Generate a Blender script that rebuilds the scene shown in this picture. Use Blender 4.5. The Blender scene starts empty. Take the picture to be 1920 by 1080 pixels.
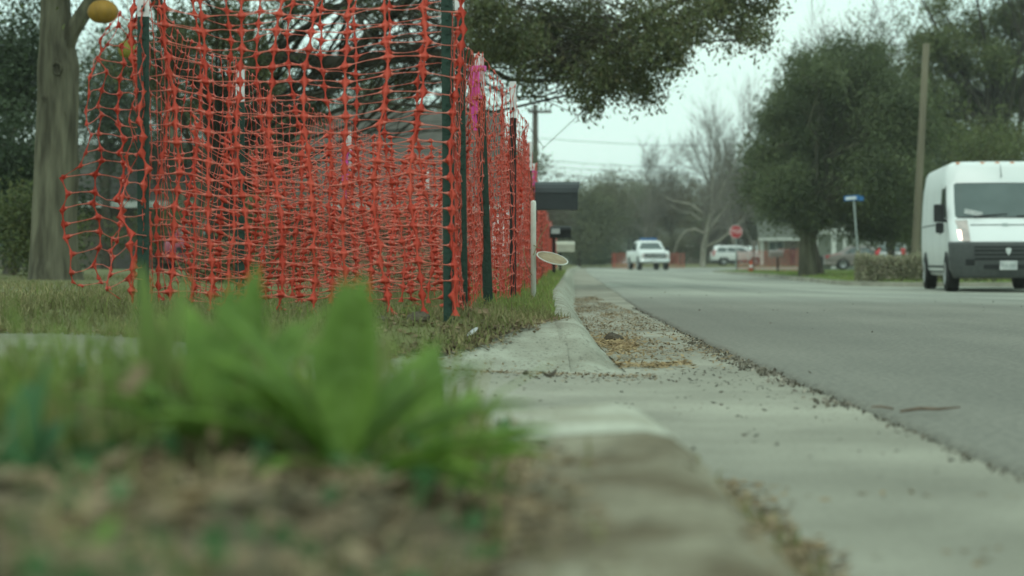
import bpy, math, random
import numpy as np
from mathutils import Vector, Matrix, noise as mnoise

SC = bpy.context.scene
COL = SC.collection
R = math.radians
rnd = random.Random(7)
PI = math.pi

# ------------------------------------------------------------------ camera, sky, sun, exposure
CAMZ, FPX, HY = 0.40, 3600.0, 492.0            # camera height (m), focal length in photo pixels, horizon row
cd = bpy.data.cameras.new('camera')
cam = bpy.data.objects.new('camera', cd); COL.objects.link(cam)
cam.location = (0, 0, CAMZ); cam.rotation_euler = (R(90), 0, 0)
cd.sensor_width = 36.0; cd.lens = 36.0 * FPX / 1920.0
cd.shift_y = -(540 - HY) / 1920.0
cd.clip_start = 0.05; cd.clip_end = 3000
cd.dof.use_dof = True; cd.dof.focus_distance = 9.6; cd.dof.aperture_fstop = 3.4
SC.camera = cam

SUN_EL, SUN_AZ = 58, 200                        # degrees; azimuth clockwise from +Y
world = bpy.data.worlds.new('World'); SC.world = world; world.use_nodes = True
wn, wl = world.node_tree.nodes, world.node_tree.links
wn.clear()
wout = wn.new('ShaderNodeOutputWorld'); bg = wn.new('ShaderNodeBackground')
sky = wn.new('ShaderNodeTexSky'); sky.sky_type = 'NISHITA'; sky.sun_disc = False
sky.sun_elevation = R(SUN_EL); sky.sun_rotation = R(SUN_AZ)
tc = wn.new('ShaderNodeTexCoord'); mp = wn.new('ShaderNodeMapping')
mp.inputs['Scale'].default_value = (1.0, 1.0, 3.0)
nz = wn.new('ShaderNodeTexNoise'); nz.inputs['Scale'].default_value = 3.2; nz.inputs['Detail'].default_value = 4
cr = wn.new('ShaderNodeValToRGB')
cr.color_ramp.elements[0].position = .3; cr.color_ramp.elements[0].color = (8.1, 11.5, 10.6, 1)
cr.color_ramp.elements[1].position = .7; cr.color_ramp.elements[1].color = (9.8, 12.3, 11.0, 1)
mx = wn.new('ShaderNodeMixRGB'); mx.inputs[0].default_value = .9
wl.new(tc.outputs['Generated'], mp.inputs[0]); wl.new(mp.outputs[0], nz.inputs['Vector'])
wl.new(nz.outputs['Fac'], cr.inputs[0]); wl.new(sky.outputs[0], mx.inputs[1]); wl.new(cr.outputs[0], mx.inputs[2])
wl.new(mx.outputs[0], bg.inputs[0]); bg.inputs[1].default_value = .1
wl.new(bg.outputs[0], wout.inputs[0])
sd = bpy.data.lights.new('sun', 'SUN'); sd.energy = .6; sd.angle = R(25); sd.color = (1, .97, .92)
sun = bpy.data.objects.new('sun', sd); COL.objects.link(sun)
az, el = R(SUN_AZ), R(SUN_EL)
sdir = Vector((math.sin(az) * math.cos(el), math.cos(az) * math.cos(el), math.sin(el)))
sun.rotation_euler = sdir.to_track_quat('Z', 'Y').to_euler()
sun.location = sdir * 50
vs = SC.view_settings
vs.view_transform = 'Standard'; vs.look = 'None'; vs.exposure = 0; vs.gamma = 1; vs.use_curve_mapping = False
SC.render.engine = 'CYCLES'
SC.cycles.use_denoising = True
SC.cycles.filter_width = 1.6
SC.cycles.max_bounces = 6; SC.cycles.diffuse_bounces = 3; SC.cycles.transmission_bounces = 4


# ------------------------------------------------------------------ helpers
def at(px, py, d):
    """where a point of the photograph stands when it is d metres away"""
    return Vector(((px - 960) / FPX * d, d, CAMZ + (HY - py) / FPX * d))


def sm(a, b, x):
    t = np.clip((np.asarray(x, float) - a) / (b - a), 0, 1)
    return t * t * (3 - 2 * t)


def tag(o, label=None, cat=None, group=None, kind=None):
    if label: o['label'] = label
    if cat: o['category'] = cat
    if group: o['group'] = group
    if kind: o['kind'] = kind
    return o


def empty(name, loc, rz=0, label=None, cat=None, group=None):
    o = bpy.data.objects.new(name, None); COL.objects.link(o)
    o.location = loc; o.rotation_euler = (0, 0, rz); o.empty_display_size = .2
    return tag(o, label, cat, group)


def link(name, me, parent=None):
    o = bpy.data.objects.new(name, me); COL.objects.link(o)
    if parent is not None: o.parent = parent
    return o


def mesh_np(name, V, Q, mats, parent=None, smooth=False, midx=None):
    V = np.asarray(V, np.float32).reshape(-1, 3); Q = np.asarray(Q, np.int32)
    k = Q.shape[1]
    me = bpy.data.meshes.new(name)
    me.vertices.add(len(V)); me.vertices.foreach_set('co', V.ravel())
    me.loops.add(Q.size); me.loops.foreach_set('vertex_index', Q.ravel())
    me.polygons.add(len(Q)); me.polygons.foreach_set('loop_start', np.arange(0, Q.size, k, dtype=np.int32))
    try: me.polygons.foreach_set('loop_total', np.full(len(Q), k, np.int32))
    except Exception: pass
    for m in (mats if isinstance(mats, (list, tuple)) else [mats]): me.materials.append(m)
    if midx is not None: me.polygons.foreach_set('material_index', np.asarray(midx, np.int32))
    if smooth: me.polygons.foreach_set('use_smooth', np.ones(len(Q), bool))
    me.update(calc_edges=True); me.validate()
    return link(name, me, parent)


class MB:
    def __init__(s): s.v, s.f = [], []
    def add(s, vs, fs):
        n = len(s.v); s.v += [tuple(p) for p in vs]; s.f += [tuple(i + n for i in f) for f in fs]; return s
    def box(s, c, d, rot=None, taper=1.0):
        x, y, z = d[0] / 2, d[1] / 2, d[2] / 2
        P = [Vector((sx * x * (taper if sz > 0 else 1), sy * y * (taper if sz > 0 else 1), sz * z)) for sz in (-1, 1) for sx, sy in ((-1, -1), (1, -1), (1, 1), (-1, 1))]
        if rot is not None: P = [rot @ p for p in P]
        c = Vector(c)
        return s.add([p + c for p in P], [(3, 2, 1, 0), (4, 5, 6, 7), (0, 1, 5, 4), (1, 2, 6, 5), (2, 3, 7, 6), (3, 0, 4, 7)])
    def loft(s, rings, closed=True, caps=True):
        n = len(rings[0]); b = []; F = []
        for r in rings: b += list(r)
        for i in range(len(rings) - 1):
            for j in range(n if closed else n - 1):
                k = (j + 1) % n
                F.append((i * n + j, i * n + k, (i + 1) * n + k, (i + 1) * n + j))
        if caps and closed:
            F.append(tuple(range(n - 1, -1, -1))); m = (len(rings) - 1) * n; F.append(tuple(range(m, m + n)))
        return s.add(b, F)
    def tube(s, pts, rad, n=8, caps=True):
        pts = [Vector(p) for p in pts]
        if not hasattr(rad, '__len__'): rad = [rad] * len(pts)
        rings = []
        for i, p in enumerate(pts):
            t = (pts[min(i + 1, len(pts) - 1)] - pts[max(i - 1, 0)]).normalized()
            ref = Vector((0, 0, 1)) if abs(t.z) < .9 else Vector((1, 0, 0))
            u = t.cross(ref).normalized(); w = t.cross(u)
            rings.append([p + (u * math.cos(a) + w * math.sin(a)) * rad[i] for a in (2 * PI * k / n for k in range(n))])
        return s.loft(rings, True, caps)
    def lathe(s, prof, c=(0, 0, 0), axis='z', n=20, caps=True):
        rings = []
        for r, h in prof:
            ring = []
            for k in range(n):
                a = 2 * PI * k / n; x, y = r * math.cos(a), r * math.sin(a)
                p = {'z': (x, y, h), 'x': (h, x, y), 'y': (x, h, y)}[axis]
                ring.append((p[0] + c[0], p[1] + c[1], p[2] + c[2]))
            rings.append(ring)
        return s.loft(rings, True, caps)
    def grid(s, fn, us, ws):
        nu, nw = len(us), len(ws)
        return s.add([fn(u, w) for u in us for w in ws],
                     [(i * nw + j, (i + 1) * nw + j, (i + 1) * nw + j + 1, i * nw + j + 1) for i in range(nu - 1) for j in range(nw - 1)])
    def build(s, name, m, parent=None, smooth=False, bevel=0, solid=0):
        me = bpy.data.meshes.new(name); me.from_pydata(s.v, [], s.f)
        for q in (m if isinstance(m, (list, tuple)) else [m]): me.materials.append(q)
        if smooth:
            for p in me.polygons: p.use_smooth = True
        me.update(); o = link(name, me, parent)
        if solid:
            md = o.modifiers.new('solid', 'SOLIDIFY'); md.thickness = solid; md.offset = 0
        if bevel:
            md = o.modifiers.new('bevel', 'BEVEL'); md.width = bevel; md.segments = 2; md.limit_method = 'ANGLE'; md.angle_limit = R(40)
        return o


def copy_tree(o, parent=None):
    c = o.copy(); COL.objects.link(c)
    if parent is not None: c.parent = parent
    for ch in o.children: copy_tree(ch, c)
    return c


# ------------------------------------------------------------------ materials
def mat(name, c1, c2=None, scale=8, rough=.8, bump=0, bscale=60, spec=.3, island=0, translucent=0,
        metallic=0, emit=None, emit_s=0, stretch=(1, 1, 1), detail=5, lo=.35, hi=.65, speck=0, speck_c=(.05, .05, .04), speck_s=200, hue=None):
    m = bpy.data.materials.new(name); m.use_nodes = True
    N, L = m.node_tree.nodes, m.node_tree.links
    b = N['Principled BSDF']; out = N['Material Output']
    b.inputs['Roughness'].default_value = rough
    b.inputs['Specular IOR Level'].default_value = spec
    b.inputs['Metallic'].default_value = metallic
    tcn = N.new('ShaderNodeTexCoord'); mpn = N.new('ShaderNodeMapping'); mpn.inputs['Scale'].default_value = stretch
    L.new(tcn.outputs['Object'], mpn.inputs[0])
    c2 = c2 or tuple(x * .8 for x in c1)
    n1 = N.new('ShaderNodeTexNoise'); n1.inputs['Scale'].default_value = scale; n1.inputs['Detail'].default_value = detail
    L.new(mpn.outputs[0], n1.inputs['Vector'])
    rp = N.new('ShaderNodeValToRGB')
    rp.color_ramp.elements[0].position = lo; rp.color_ramp.elements[1].position = hi
    rp.color_ramp.elements[0].color = (*c2, 1); rp.color_ramp.elements[1].color = (*c1, 1)
    L.new(n1.outputs['Fac'], rp.inputs[0]); colr = rp.outputs[0]
    if speck:
        n3 = N.new('ShaderNodeTexNoise'); n3.inputs['Scale'].default_value = speck_s; n3.inputs['Detail'].default_value = 2
        L.new(mpn.outputs[0], n3.inputs['Vector'])
        r3 = N.new('ShaderNodeValToRGB'); r3.color_ramp.elements[0].position = .58; r3.color_ramp.elements[1].position = .72
        r3.color_ramp.elements[0].color = (0, 0, 0, 1); r3.color_ramp.elements[1].color = (speck,) * 3 + (1,)
        L.new(n3.outputs['Fac'], r3.inputs[0])
        mm = N.new('ShaderNodeMixRGB'); L.new(r3.outputs[0], mm.inputs[0]); L.new(colr, mm.inputs[1]); mm.inputs[2].default_value = (*speck_c, 1)
        colr = mm.outputs[0]
    if island:
        ge = N.new('ShaderNodeNewGeometry'); hs = N.new('ShaderNodeHueSaturation')
        m1 = N.new('ShaderNodeMapRange'); m1.inputs['To Min'].default_value = 1 - island; m1.inputs['To Max'].default_value = 1 + island
        L.new(ge.outputs['Random Per Island'], m1.inputs['Value']); L.new(m1.outputs[0], hs.inputs['Value'])
        L.new(colr, hs.inputs['Color']); colr = hs.outputs[0]
        if hue:
            mh = N.new('ShaderNodeMixRGB'); mh.inputs[2].default_value = (*hue, 1)
            mr = N.new('ShaderNodeMath'); mr.operation = 'MULTIPLY'; mr.inputs[1].default_value = 7.31
            fr = N.new('ShaderNodeMath'); fr.operation = 'FRACT'; pw = N.new('ShaderNodeMath'); pw.operation = 'POWER'; pw.inputs[1].default_value = 3
            L.new(ge.outputs['Random Per Island'], mr.inputs[0]); L.new(mr.outputs[0], fr.inputs[0]); L.new(fr.outputs[0], pw.inputs[0])
            L.new(pw.outputs[0], mh.inputs[0]); L.new(colr, mh.inputs[1]); colr = mh.outputs[0]
    L.new(colr, b.inputs['Base Color'])
    if bump:
        n2 = N.new('ShaderNodeTexNoise'); n2.inputs['Scale'].default_value = bscale; n2.inputs['Detail'].default_value = 6
        L.new(mpn.outputs[0], n2.inputs['Vector'])
        bp = N.new('ShaderNodeBump'); bp.inputs['Strength'].default_value = bump; bp.inputs['Distance'].default_value = .02
        L.new(n2.outputs['Fac'], bp.inputs['Height']); L.new(bp.outputs[0], b.inputs['Normal'])
    if emit:
        b.inputs['Emission Color'].default_value = (*emit, 1); b.inputs['Emission Strength'].default_value = emit_s
    if translucent:
        t = N.new('ShaderNodeBsdfTranslucent'); L.new(colr, t.inputs['Color'])
        ms = N.new('ShaderNodeMixShader'); ms.inputs[0].default_value = translucent
        L.new(b.outputs[0], ms.inputs[1]); L.new(t.outputs[0], ms.inputs[2]); L.new(ms.outputs[0], out.inputs['Surface'])
    return m


M = {}
M['asphalt'] = mat('asphalt', (.225, .214, .175), (.165, .158, .13), .35, .82, .5, 140, .35, speck=.5, speck_c=(.30, .31, .28), speck_s=170, lo=.3, hi=.7)
def asphalt_far_tone(m):
    """base colour turns paler beyond a ragged line about 18 m up the street"""
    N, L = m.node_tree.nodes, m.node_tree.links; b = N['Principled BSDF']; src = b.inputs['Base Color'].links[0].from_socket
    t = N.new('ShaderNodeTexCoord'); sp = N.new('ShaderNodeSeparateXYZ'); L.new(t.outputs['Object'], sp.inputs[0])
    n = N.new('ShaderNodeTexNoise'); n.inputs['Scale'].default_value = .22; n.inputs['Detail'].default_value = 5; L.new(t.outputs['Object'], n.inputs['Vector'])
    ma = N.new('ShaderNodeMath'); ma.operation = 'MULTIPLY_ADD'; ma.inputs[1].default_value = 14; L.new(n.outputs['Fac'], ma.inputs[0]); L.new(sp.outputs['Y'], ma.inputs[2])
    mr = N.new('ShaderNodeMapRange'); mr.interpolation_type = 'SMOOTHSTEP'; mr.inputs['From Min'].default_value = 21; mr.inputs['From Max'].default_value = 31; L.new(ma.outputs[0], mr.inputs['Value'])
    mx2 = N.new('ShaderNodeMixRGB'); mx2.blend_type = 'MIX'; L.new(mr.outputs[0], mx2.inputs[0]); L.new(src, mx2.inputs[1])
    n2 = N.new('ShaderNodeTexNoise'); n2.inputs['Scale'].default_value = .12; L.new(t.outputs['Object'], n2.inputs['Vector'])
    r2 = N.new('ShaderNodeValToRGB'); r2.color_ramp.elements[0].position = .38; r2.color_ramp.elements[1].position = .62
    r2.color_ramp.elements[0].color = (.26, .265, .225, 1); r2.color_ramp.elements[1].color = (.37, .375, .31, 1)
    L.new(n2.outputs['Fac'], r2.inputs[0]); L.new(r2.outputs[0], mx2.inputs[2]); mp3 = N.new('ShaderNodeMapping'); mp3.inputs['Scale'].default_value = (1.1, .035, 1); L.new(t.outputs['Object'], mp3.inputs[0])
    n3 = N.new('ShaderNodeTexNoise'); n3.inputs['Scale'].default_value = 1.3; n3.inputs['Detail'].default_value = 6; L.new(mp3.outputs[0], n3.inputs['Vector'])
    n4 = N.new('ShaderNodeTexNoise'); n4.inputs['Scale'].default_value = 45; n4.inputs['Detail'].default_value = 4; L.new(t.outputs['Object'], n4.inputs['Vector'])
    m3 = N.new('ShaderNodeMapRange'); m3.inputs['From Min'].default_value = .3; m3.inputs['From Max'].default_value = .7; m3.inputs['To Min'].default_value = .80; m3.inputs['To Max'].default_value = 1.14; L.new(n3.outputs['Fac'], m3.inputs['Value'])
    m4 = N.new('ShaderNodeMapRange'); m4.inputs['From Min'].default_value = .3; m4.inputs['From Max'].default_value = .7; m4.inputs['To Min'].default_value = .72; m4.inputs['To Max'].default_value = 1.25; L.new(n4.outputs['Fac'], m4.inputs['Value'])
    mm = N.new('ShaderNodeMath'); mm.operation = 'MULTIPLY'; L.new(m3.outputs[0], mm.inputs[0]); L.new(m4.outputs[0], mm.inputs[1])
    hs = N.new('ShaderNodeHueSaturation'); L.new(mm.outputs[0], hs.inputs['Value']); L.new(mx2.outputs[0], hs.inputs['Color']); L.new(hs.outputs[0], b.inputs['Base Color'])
asphalt_far_tone(M['asphalt'])
M['concrete'] = mat('concrete', (.40, .385, .31), (.20, .19, .15), 1.1, .9, .5, 90, .2, speck=.55, speck_c=(.13, .12, .10), speck_s=75, lo=.3, hi=.68)
M['kerb'] = mat('kerb_concrete', (.44, .445, .36), (.25, .24, .185), 4, .92, .7, 70, .2, speck=.75, speck_c=(.11, .10, .08), speck_s=60)
M['kerb_p'] = mat('pale_kerb_concrete', (.54, .54, .44), (.36, .34, .26), 6, .92, .7, 70, .2, speck=.6, speck_c=(.14, .12, .09), speck_s=50)
M['kerb_n'] = mat('dirty_kerb_concrete', (.325, .295, .215), (.155, .125, .08), 4.6, .95, .8, 60, .1, speck=.8, speck_c=(.10, .085, .06), speck_s=45, lo=.40, hi=.58)
M['soil'] = mat('verge_soil', (.17, .145, .095), (.10, .085, .055), 7, .95, .8, 45, .1)
M['lawn'] = mat('lawn_turf', (.19, .20, .09), (.14, .135, .07), .9, .95, .8, 40, .1, speck=.6, speck_c=(.10, .12, .045), speck_s=9)
M['lawn_g'] = mat('green_turf', (.135, .20, .06), (.11, .13, .055), .6, .95, .8, 30, .1)
M['grass'] = mat('grass_blades', (.24, .33, .075), (.16, .235, .06), 3, .6, 0, 1, .3, .35, .35, hue=(.30, .27, .12))
M['weed'] = mat('weed_leaf', (.25, .40, .07), (.15, .265, .045), 14, .5, .5, 60, .35, .25, .4, hue=(.30, .33, .10))
M['clover'] = mat('clover_leaf', (.08, .20, .07), (.06, .14, .05), 9, .6, 0, 1, .3, .3, .3)
M['dry'] = mat('dry_grass', (.33, .29, .15), (.20, .19, .09), 2.2, .8, 0, 1, .15, .35, .25, hue=(.14, .19, .05))
M['litter'] = mat('dead_leaves', (.29, .21, .12), (.17, .125, .08), 5, .85, 0, 1, .15, .4, .12, hue=(.34, .27, .17))
M['litter_o'] = mat('orange_litter', (.42, .31, .17), (.27, .19, .10), 5, .85, 0, 1, .15, .35, .12)
M['dark_bits'] = mat('dark_debris', (.12, .10, .075), (.07, .06, .045), 8, .9, 0, 1, .15, .4)
M['stone'] = mat('pebbles', (.30, .27, .22), (.17, .15, .12), 8, .9, 0, 1, .15, .4)
M['net'] = mat('orange_netting', (.82, .13, .08), (.68, .075, .045), 4, .5, 0, 1, .35, 0, .3)
M['net_thin'] = mat('stretched_strand', (.86, .30, .23), (.78, .20, .14), 9, .5, 0, 1, .35, 0, .35)
M['net_far'] = mat('faded_netting', (.70, .13, .085), (.58, .09, .06), 2, .55, 0, 1, .3, 0, .3)
M['post'] = mat('green_enamel', (.014, .05, .032), (.011, .036, .024), 14, .5, .2, 80, .4)
M['post_b'] = mat('brown_steel', (.045, .035, .03), (.025, .022, .02), 14, .6, .2, 80, .3)
M['tip'] = mat('white_tip_paint', (.78, .78, .76), (.62, .60, .60), 25, .6)
M['pink'] = mat('pink_ribbon', (.93, .20, .60), (.80, .10, .48), 12, .5, 0, 1, .3, 0, .35)
M['white'] = mat('white_paint', (.80, .82, .80), (.74, .77, .75), .8, .3, 0, 1, .5)
M['whitewood'] = mat('white_stake', (.74, .75, .68), (.6, .6, .53), 12, .7)
M['glass'] = mat('tinted_glass', (.085, .115, .108), (.06, .085, .08), 1.5, .06, 0, 1, .8)
M['rubber'] = mat('tyre_rubber', (.022, .022, .02), (.016, .016, .015), 20, .85)
M['plastic'] = mat('black_plastic', (.085, .092, .088), (.068, .074, .072), 12, .6, .1, 200, .3)
M['black'] = mat('black_paint', (.018, .02, .02), (.012, .013, .013), 8, .5)
M['rim'] = mat('wheel_metal', (.42, .44, .43), (.32, .33, .33), 9, .4, metallic=.5)
M['chrome'] = mat('chrome', (.66, .68, .67), (.5, .52, .5), 4, .2, metallic=.9)
M['lamp_on'] = mat('lit_headlamp', (.9, .8, .7), None, 5, .2, emit=(1, .68, .56), emit_s=2.6)
M['lens'] = mat('headlamp_lens', (.55, .46, .42), (.36, .31, .29), 6, .12, 0, 1, .6)
M['amber'] = mat('amber_lens', (.8, .25, .05), None, 5, .3)
M['red_lens'] = mat('red_lens', (.5, .02, .025), None, 5, .3)
M['plate'] = mat('plate_white', (.62, .64, .62), (.4, .42, .42), 9, .5)
M['maroon'] = mat('maroon_paint', (.26, .02, .045), (.22, .016, .04), 2, .3, 0, 1, .5)
M['silver'] = mat('silver_paint', (.36, .38, .37), (.31, .33, .32), 2, .3, metallic=.3)
M['darkcar'] = mat('dark_paint', (.035, .042, .048), None, 2, .3)
M['taupe'] = mat('taupe_paint', (.24, .21, .19), None, 2, .35)
M['bark'] = mat('grey_bark', (.185, .175, .12), (.065, .06, .042), 9, .95, 1.0, 22, .1, stretch=(1, 1, .16), detail=8)
M['bark_d'] = mat('dark_bark', (.085, .075, .055), (.045, .04, .03), 6, .95, .9, 20, .1, stretch=(1, 1, .3))
M['bark_p'] = mat('pale_bark', (.36, .34, .275), (.22, .205, .16), 2.5, .9, .4, 10, .15, stretch=(1, 1, .5))
M['twig'] = mat('bare_twigs', (.21, .19, .155), (.15, .135, .11), 1.5, .95)
M['twig_b'] = mat('brown_twigs', (.15, .125, .09), (.11, .095, .07), 1.5, .95)
M['oak'] = mat('oak_leaves', (.125, .145, .055), (.07, .088, .034), .9, .55, 0, 1, .35, .4, .25, hue=(.13, .115, .05))
M['oak2'] = mat('oak_leaves_cool', (.125, .155, .065), (.075, .10, .045), .5, .6, 0, 1, .3, .4, .22, hue=(.11, .12, .05))
M['leaf_m'] = mat('mid_green_leaves', (.145, .18, .06), (.09, .115, .042), .7, .6, 0, 1, .3, .4, .28, hue=(.16, .16, .06))
M['leaf_dk'] = mat('dark_green_leaves', (.062, .09, .04), (.038, .06, .027), 1.2, .55, 0, 1, .3, .4, .2)
M['leaf_br'] = mat('olive_brown_leaves', (.17, .16, .08), (.125, .12, .06), .5, .7, 0, 1, .2, .35, .25)
M['leaf_gr'] = mat('grey_green_leaves', (.165, .175, .095), (.12, .13, .07), .4, .7, 0, 1, .2, .35, .25)
M['hedge'] = mat('hedge_leaves', (.36, .345, .225), (.22, .235, .13), 1.6, .7, 0, 1, .2, .35, .25, hue=(.36, .30, .23))
M['pole'] = mat('weathered_pole', (.19, .17, .115), (.11, .10, .07), 3, .9, .5, 30, .1, stretch=(1, 1, .12))
M['pole_d'] = mat('dark_pole', (.11, .095, .075), (.075, .065, .052), 3, .9, .3, 30, .1, stretch=(1, 1, .12))
M['cable'] = mat('cable', (.14, .16, .16), None, 3, .7)
M['steel'] = mat('galvanised', (.36, .40, .38), (.28, .31, .3), 9, .5, metallic=.3)
M['stop'] = mat('stop_red', (.46, .02, .03), (.40, .018, .028), 3, .5)
M['signwhite'] = mat('sign_white', (.8, .8, .8), None, 3, .5)
M['signblue'] = mat('sign_blue', (.03, .16, .42), None, 3, .5)
M['tan'] = mat('tan_wall', (.31, .27, .21), (.25, .21, .165), 3, .9, .3, 20)
M['brickred'] = mat('red_brown_wall', (.20, .12, .09), (.15, .09, .07), 3, .9)
M['sage'] = mat('pale_wall', (.37, .40, .33), (.31, .34, .28), 1.2, .9)
M['shingle'] = mat('roof_shingles', (.115, .105, .09), (.08, .075, .062), 2.5, .95, .5, 9)
M['shingle_g'] = mat('grey_green_shingles', (.125, .135, .105), (.095, .10, .08), 1.5, .95, .5, 9)
M['trim'] = mat('white_trim', (.68, .70, .64), None, 3, .6)
M['pumpkin'] = mat('yellow_orange_shell', (.36, .20, .028), (.25, .14, .02), 5, .55)
M['gourd'] = mat('green_yellow_shell', (.30, .25, .04), (.17, .17, .03), 5, .55)
M['mailbox'] = mat('dark_mailbox', (.032, .040, .042), (.022, .028, .03), 5, .45, 0, 1, .4)
M['cream'] = mat('cream_mailbox', (.50, .50, .40), (.40, .40, .33), 5, .6)
M['disc'] = mat('pale_mesh_disc', (.48, .40, .26), (.36, .27, .17), 14, .7, 0, 1, .2, 0, .3)
M['cone'] = mat('cone_orange', (.85, .13, .05), None, 3, .5)
M['skin'] = mat('skin', (.42, .26, .19), None, 3, .6)
M['navy'] = mat('navy_cloth', (.02, .035, .055), None, 9, .9)
M['teal'] = mat('teal_cloth', (.035, .06, .065), None, 9, .9)
M['hair'] = mat('dark_hair', (.02, .016, .013), None, 9, .8)
M['bin'] = mat('green_plastic', (.06, .11, .08), None, 3, .6)
M['twigstick'] = mat('stick_bark', (.20, .14, .10), (.12, .085, .06), 20, .9)


# ------------------------------------------------------------------ the lie of the land
KY = [-5, 9, 16, 24, 45, 75, 130, 200, 300, 600]
KX = [.40, .40, .52, .78, 1.44, 2.4, 4.5, 7.5, 12, 25]


def xl(y):                                       # toe of the left kerb
    return np.interp(y, KY, KX)


def zb(x, y):                                    # gentle fall to the right, rise beyond the crossing
    return -.18 * sm(2, 7, x) * sm(14, 34, y) * (1 - sm(110, 170, y)) + .1 * sm(140, 180, y)


def zl(x, y):                                    # left verge and lawn
    x, y = np.asarray(x, float), np.asarray(y, float)
    k = xl(y)
    z = zb(x, y) + .148 + .04 * sm(0, .55, k - .2 - x) + .02 * np.sin(x * 2.1 + y * .7) * sm(.3, 1.5, k - x)
    z = z + (.008 * np.sin(x * 17 + y * 5) * np.sin(y * 13 - x * 4) + .012 * np.sin(x * 8.3 - y * 3) * np.sin(y * 5.1 + x * 6)) * sm(.1, .5, k - .2 - x)
    q = sm(-.5, .1, x); f = sm(6.72 + .12 * q, 7.35 + .45 * q, y)
    return z * f + (1 - f) * zdrive(x) * (y < 8.6)


def zdrive(x): return .004 + .15 * sm(.3, -1.7, x)


def sheet(name, ys, xs_of, z_of, m, smooth=True):
    V = []; nx = None
    for y in ys:
        X = np.asarray(xs_of(y), float); nx = len(X)
        V.append(np.stack([X, np.full(nx, y), z_of(X, np.full(nx, y))], 1))
    V = np.concatenate(V)
    i, j = np.meshgrid(np.arange(len(ys) - 1), np.arange(nx - 1), indexing='ij')
    a = (i * nx + j).ravel()
    Q = np.stack([a, a + 1, a + nx + 1, a + nx], 1)
    o = mesh_np(name, V, Q, m, smooth=smooth); o['kind'] = 'structure'
    return o


def ys_range(a, b, near=.1, grow=1.04, mx_=4):
    r = [a]; s = near
    while r[-1] < b: r.append(r[-1] + s); s = min(s * grow, mx_)
    r[-1] = b
    return np.array(r)


# far base ground, out to the horizon
sheet('ground', np.array([-30, 60, 200, 400, 900.]), lambda y: np.array([-450, -200, -60, 0, 60, 200, 450.]), lambda X, Y: np.full(len(X), -.42) + .35 * sm(200, 300, Y), M['lawn_g'])
# left lawn behind the far kerb
def lawn_edge(y): return float(xl(y) - .20 if y > 8.6 else np.interp(y, [6.72, 7.05, 7.3, 7.7, 8.6], [-.60, -.27, -.12, .03, .20]))
sheet('lawn', np.concatenate([np.arange(6.72, 16, .08), ys_range(16, 400, .2, 1.06, 6)]),
      lambda y: lawn_edge(y) - np.concatenate([np.linspace(0, 3, 34), np.linspace(3.3, 90, 26)]),
      lambda X, Y: zl(X, Y) - .03 * (Y < 6.76), M['lawn'])
# near verge where the camera lies: soil heaped a little above the kerb
def vz(X, Y):
    X, Y = np.asarray(X, float), np.asarray(Y, float)
    return .140 + (.075 * sm(.03, -.22, X) + .012 * np.sin(X * 9 + Y * 5) * sm(.04, -.1, X) + .008 * np.sin(X * 23 - Y * 17) * sm(.04, -.1, X)) * (1 - sm(2.6, 3.2, Y)) - .12 * sm(2.95, 3.36, Y)
sheet('verge', np.arange(-1, 3.36, .06), lambda y: np.concatenate([np.linspace(.04, -1.5, 50), np.linspace(-1.8, -8, 8)]),
      lambda X, Y: vz(X, Y), M['soil'])


def kerb(name, y0, y1, nose0, nose1, step, top=.215, dx=0.0, m='kerb'):
    prof = [(.06, -.03), (.0, .004), (-.03, .03), (-.06, .075), (-.095, .122), (-.13, .146), (-.165, .152), (-top, .150), (-top - .015, .06)]
    V, n = [], len(prof)
    ys = ys_range(y0, y1, step, 1.03, 3)
    for y in ys:
        h = float(sm(nose0[0], nose0[1], y)) if nose0 else 1.0
        if nose1: h *= 1 - float(sm(nose1[0], nose1[1], y))
        wob = .006 * math.sin(y * 3.1) + .004 * math.sin(y * 7.7)
        for i, (px_, pz) in enumerate(prof):
            x = xl(y) + px_ + wob + dx + .004 * mnoise.noise((y * 4, i, 0))
            V.append((x, y, float(zb(x, y)) + pz * max(h, .02) + (.014 * math.sin(PI * min(1, max(0, (.37 - x) / .46))) * h if dx else 0) + .004 * mnoise.noise((y * 6, i * 2.0, 3)) - .004 * (1 - h)))
    a = np.array([i * n + j for i in range(len(ys) - 1) for j in range(n - 1)])
    o = mesh_np(name, V, np.stack([a, a + n, a + n + 1, a + 1], 1), M[m], smooth=True); o['kind'] = 'structure'


kerb('kerb', -1, 2.66, None, None, .05, .44, -.058, 'kerb_n')
kerb('kerb', 2.672, 3.45, None, (3.18, 3.43), .04, .44, -.058, 'kerb_p')
kerb('kerb', 6.85, 240, (6.86, 7.75), None, .08)
def wing_z(X, Y):
    q = sm(-.5, .1, X); f = sm(6.78 + .12 * q, 7.42 + .45 * q, Y + .10)
    return zdrive(X) * (1 - f) + f * (.149 + zb(X, Y)) - .004 - .03 * sm(7.4, 7.9, Y) * sm(.0, -.15, X) - .05 * sm(7.1, 7.3, Y) * sm(-.25, -.4, X)
# flared concrete wing beside the far kerb
sheet('kerb_wing', np.arange(6.5, 8.7, .06), lambda y: np.linspace(float(xl(y)) - .19, -.75, 24),
      lambda X, Y: wing_z(X, Y), M['kerb'])
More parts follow.
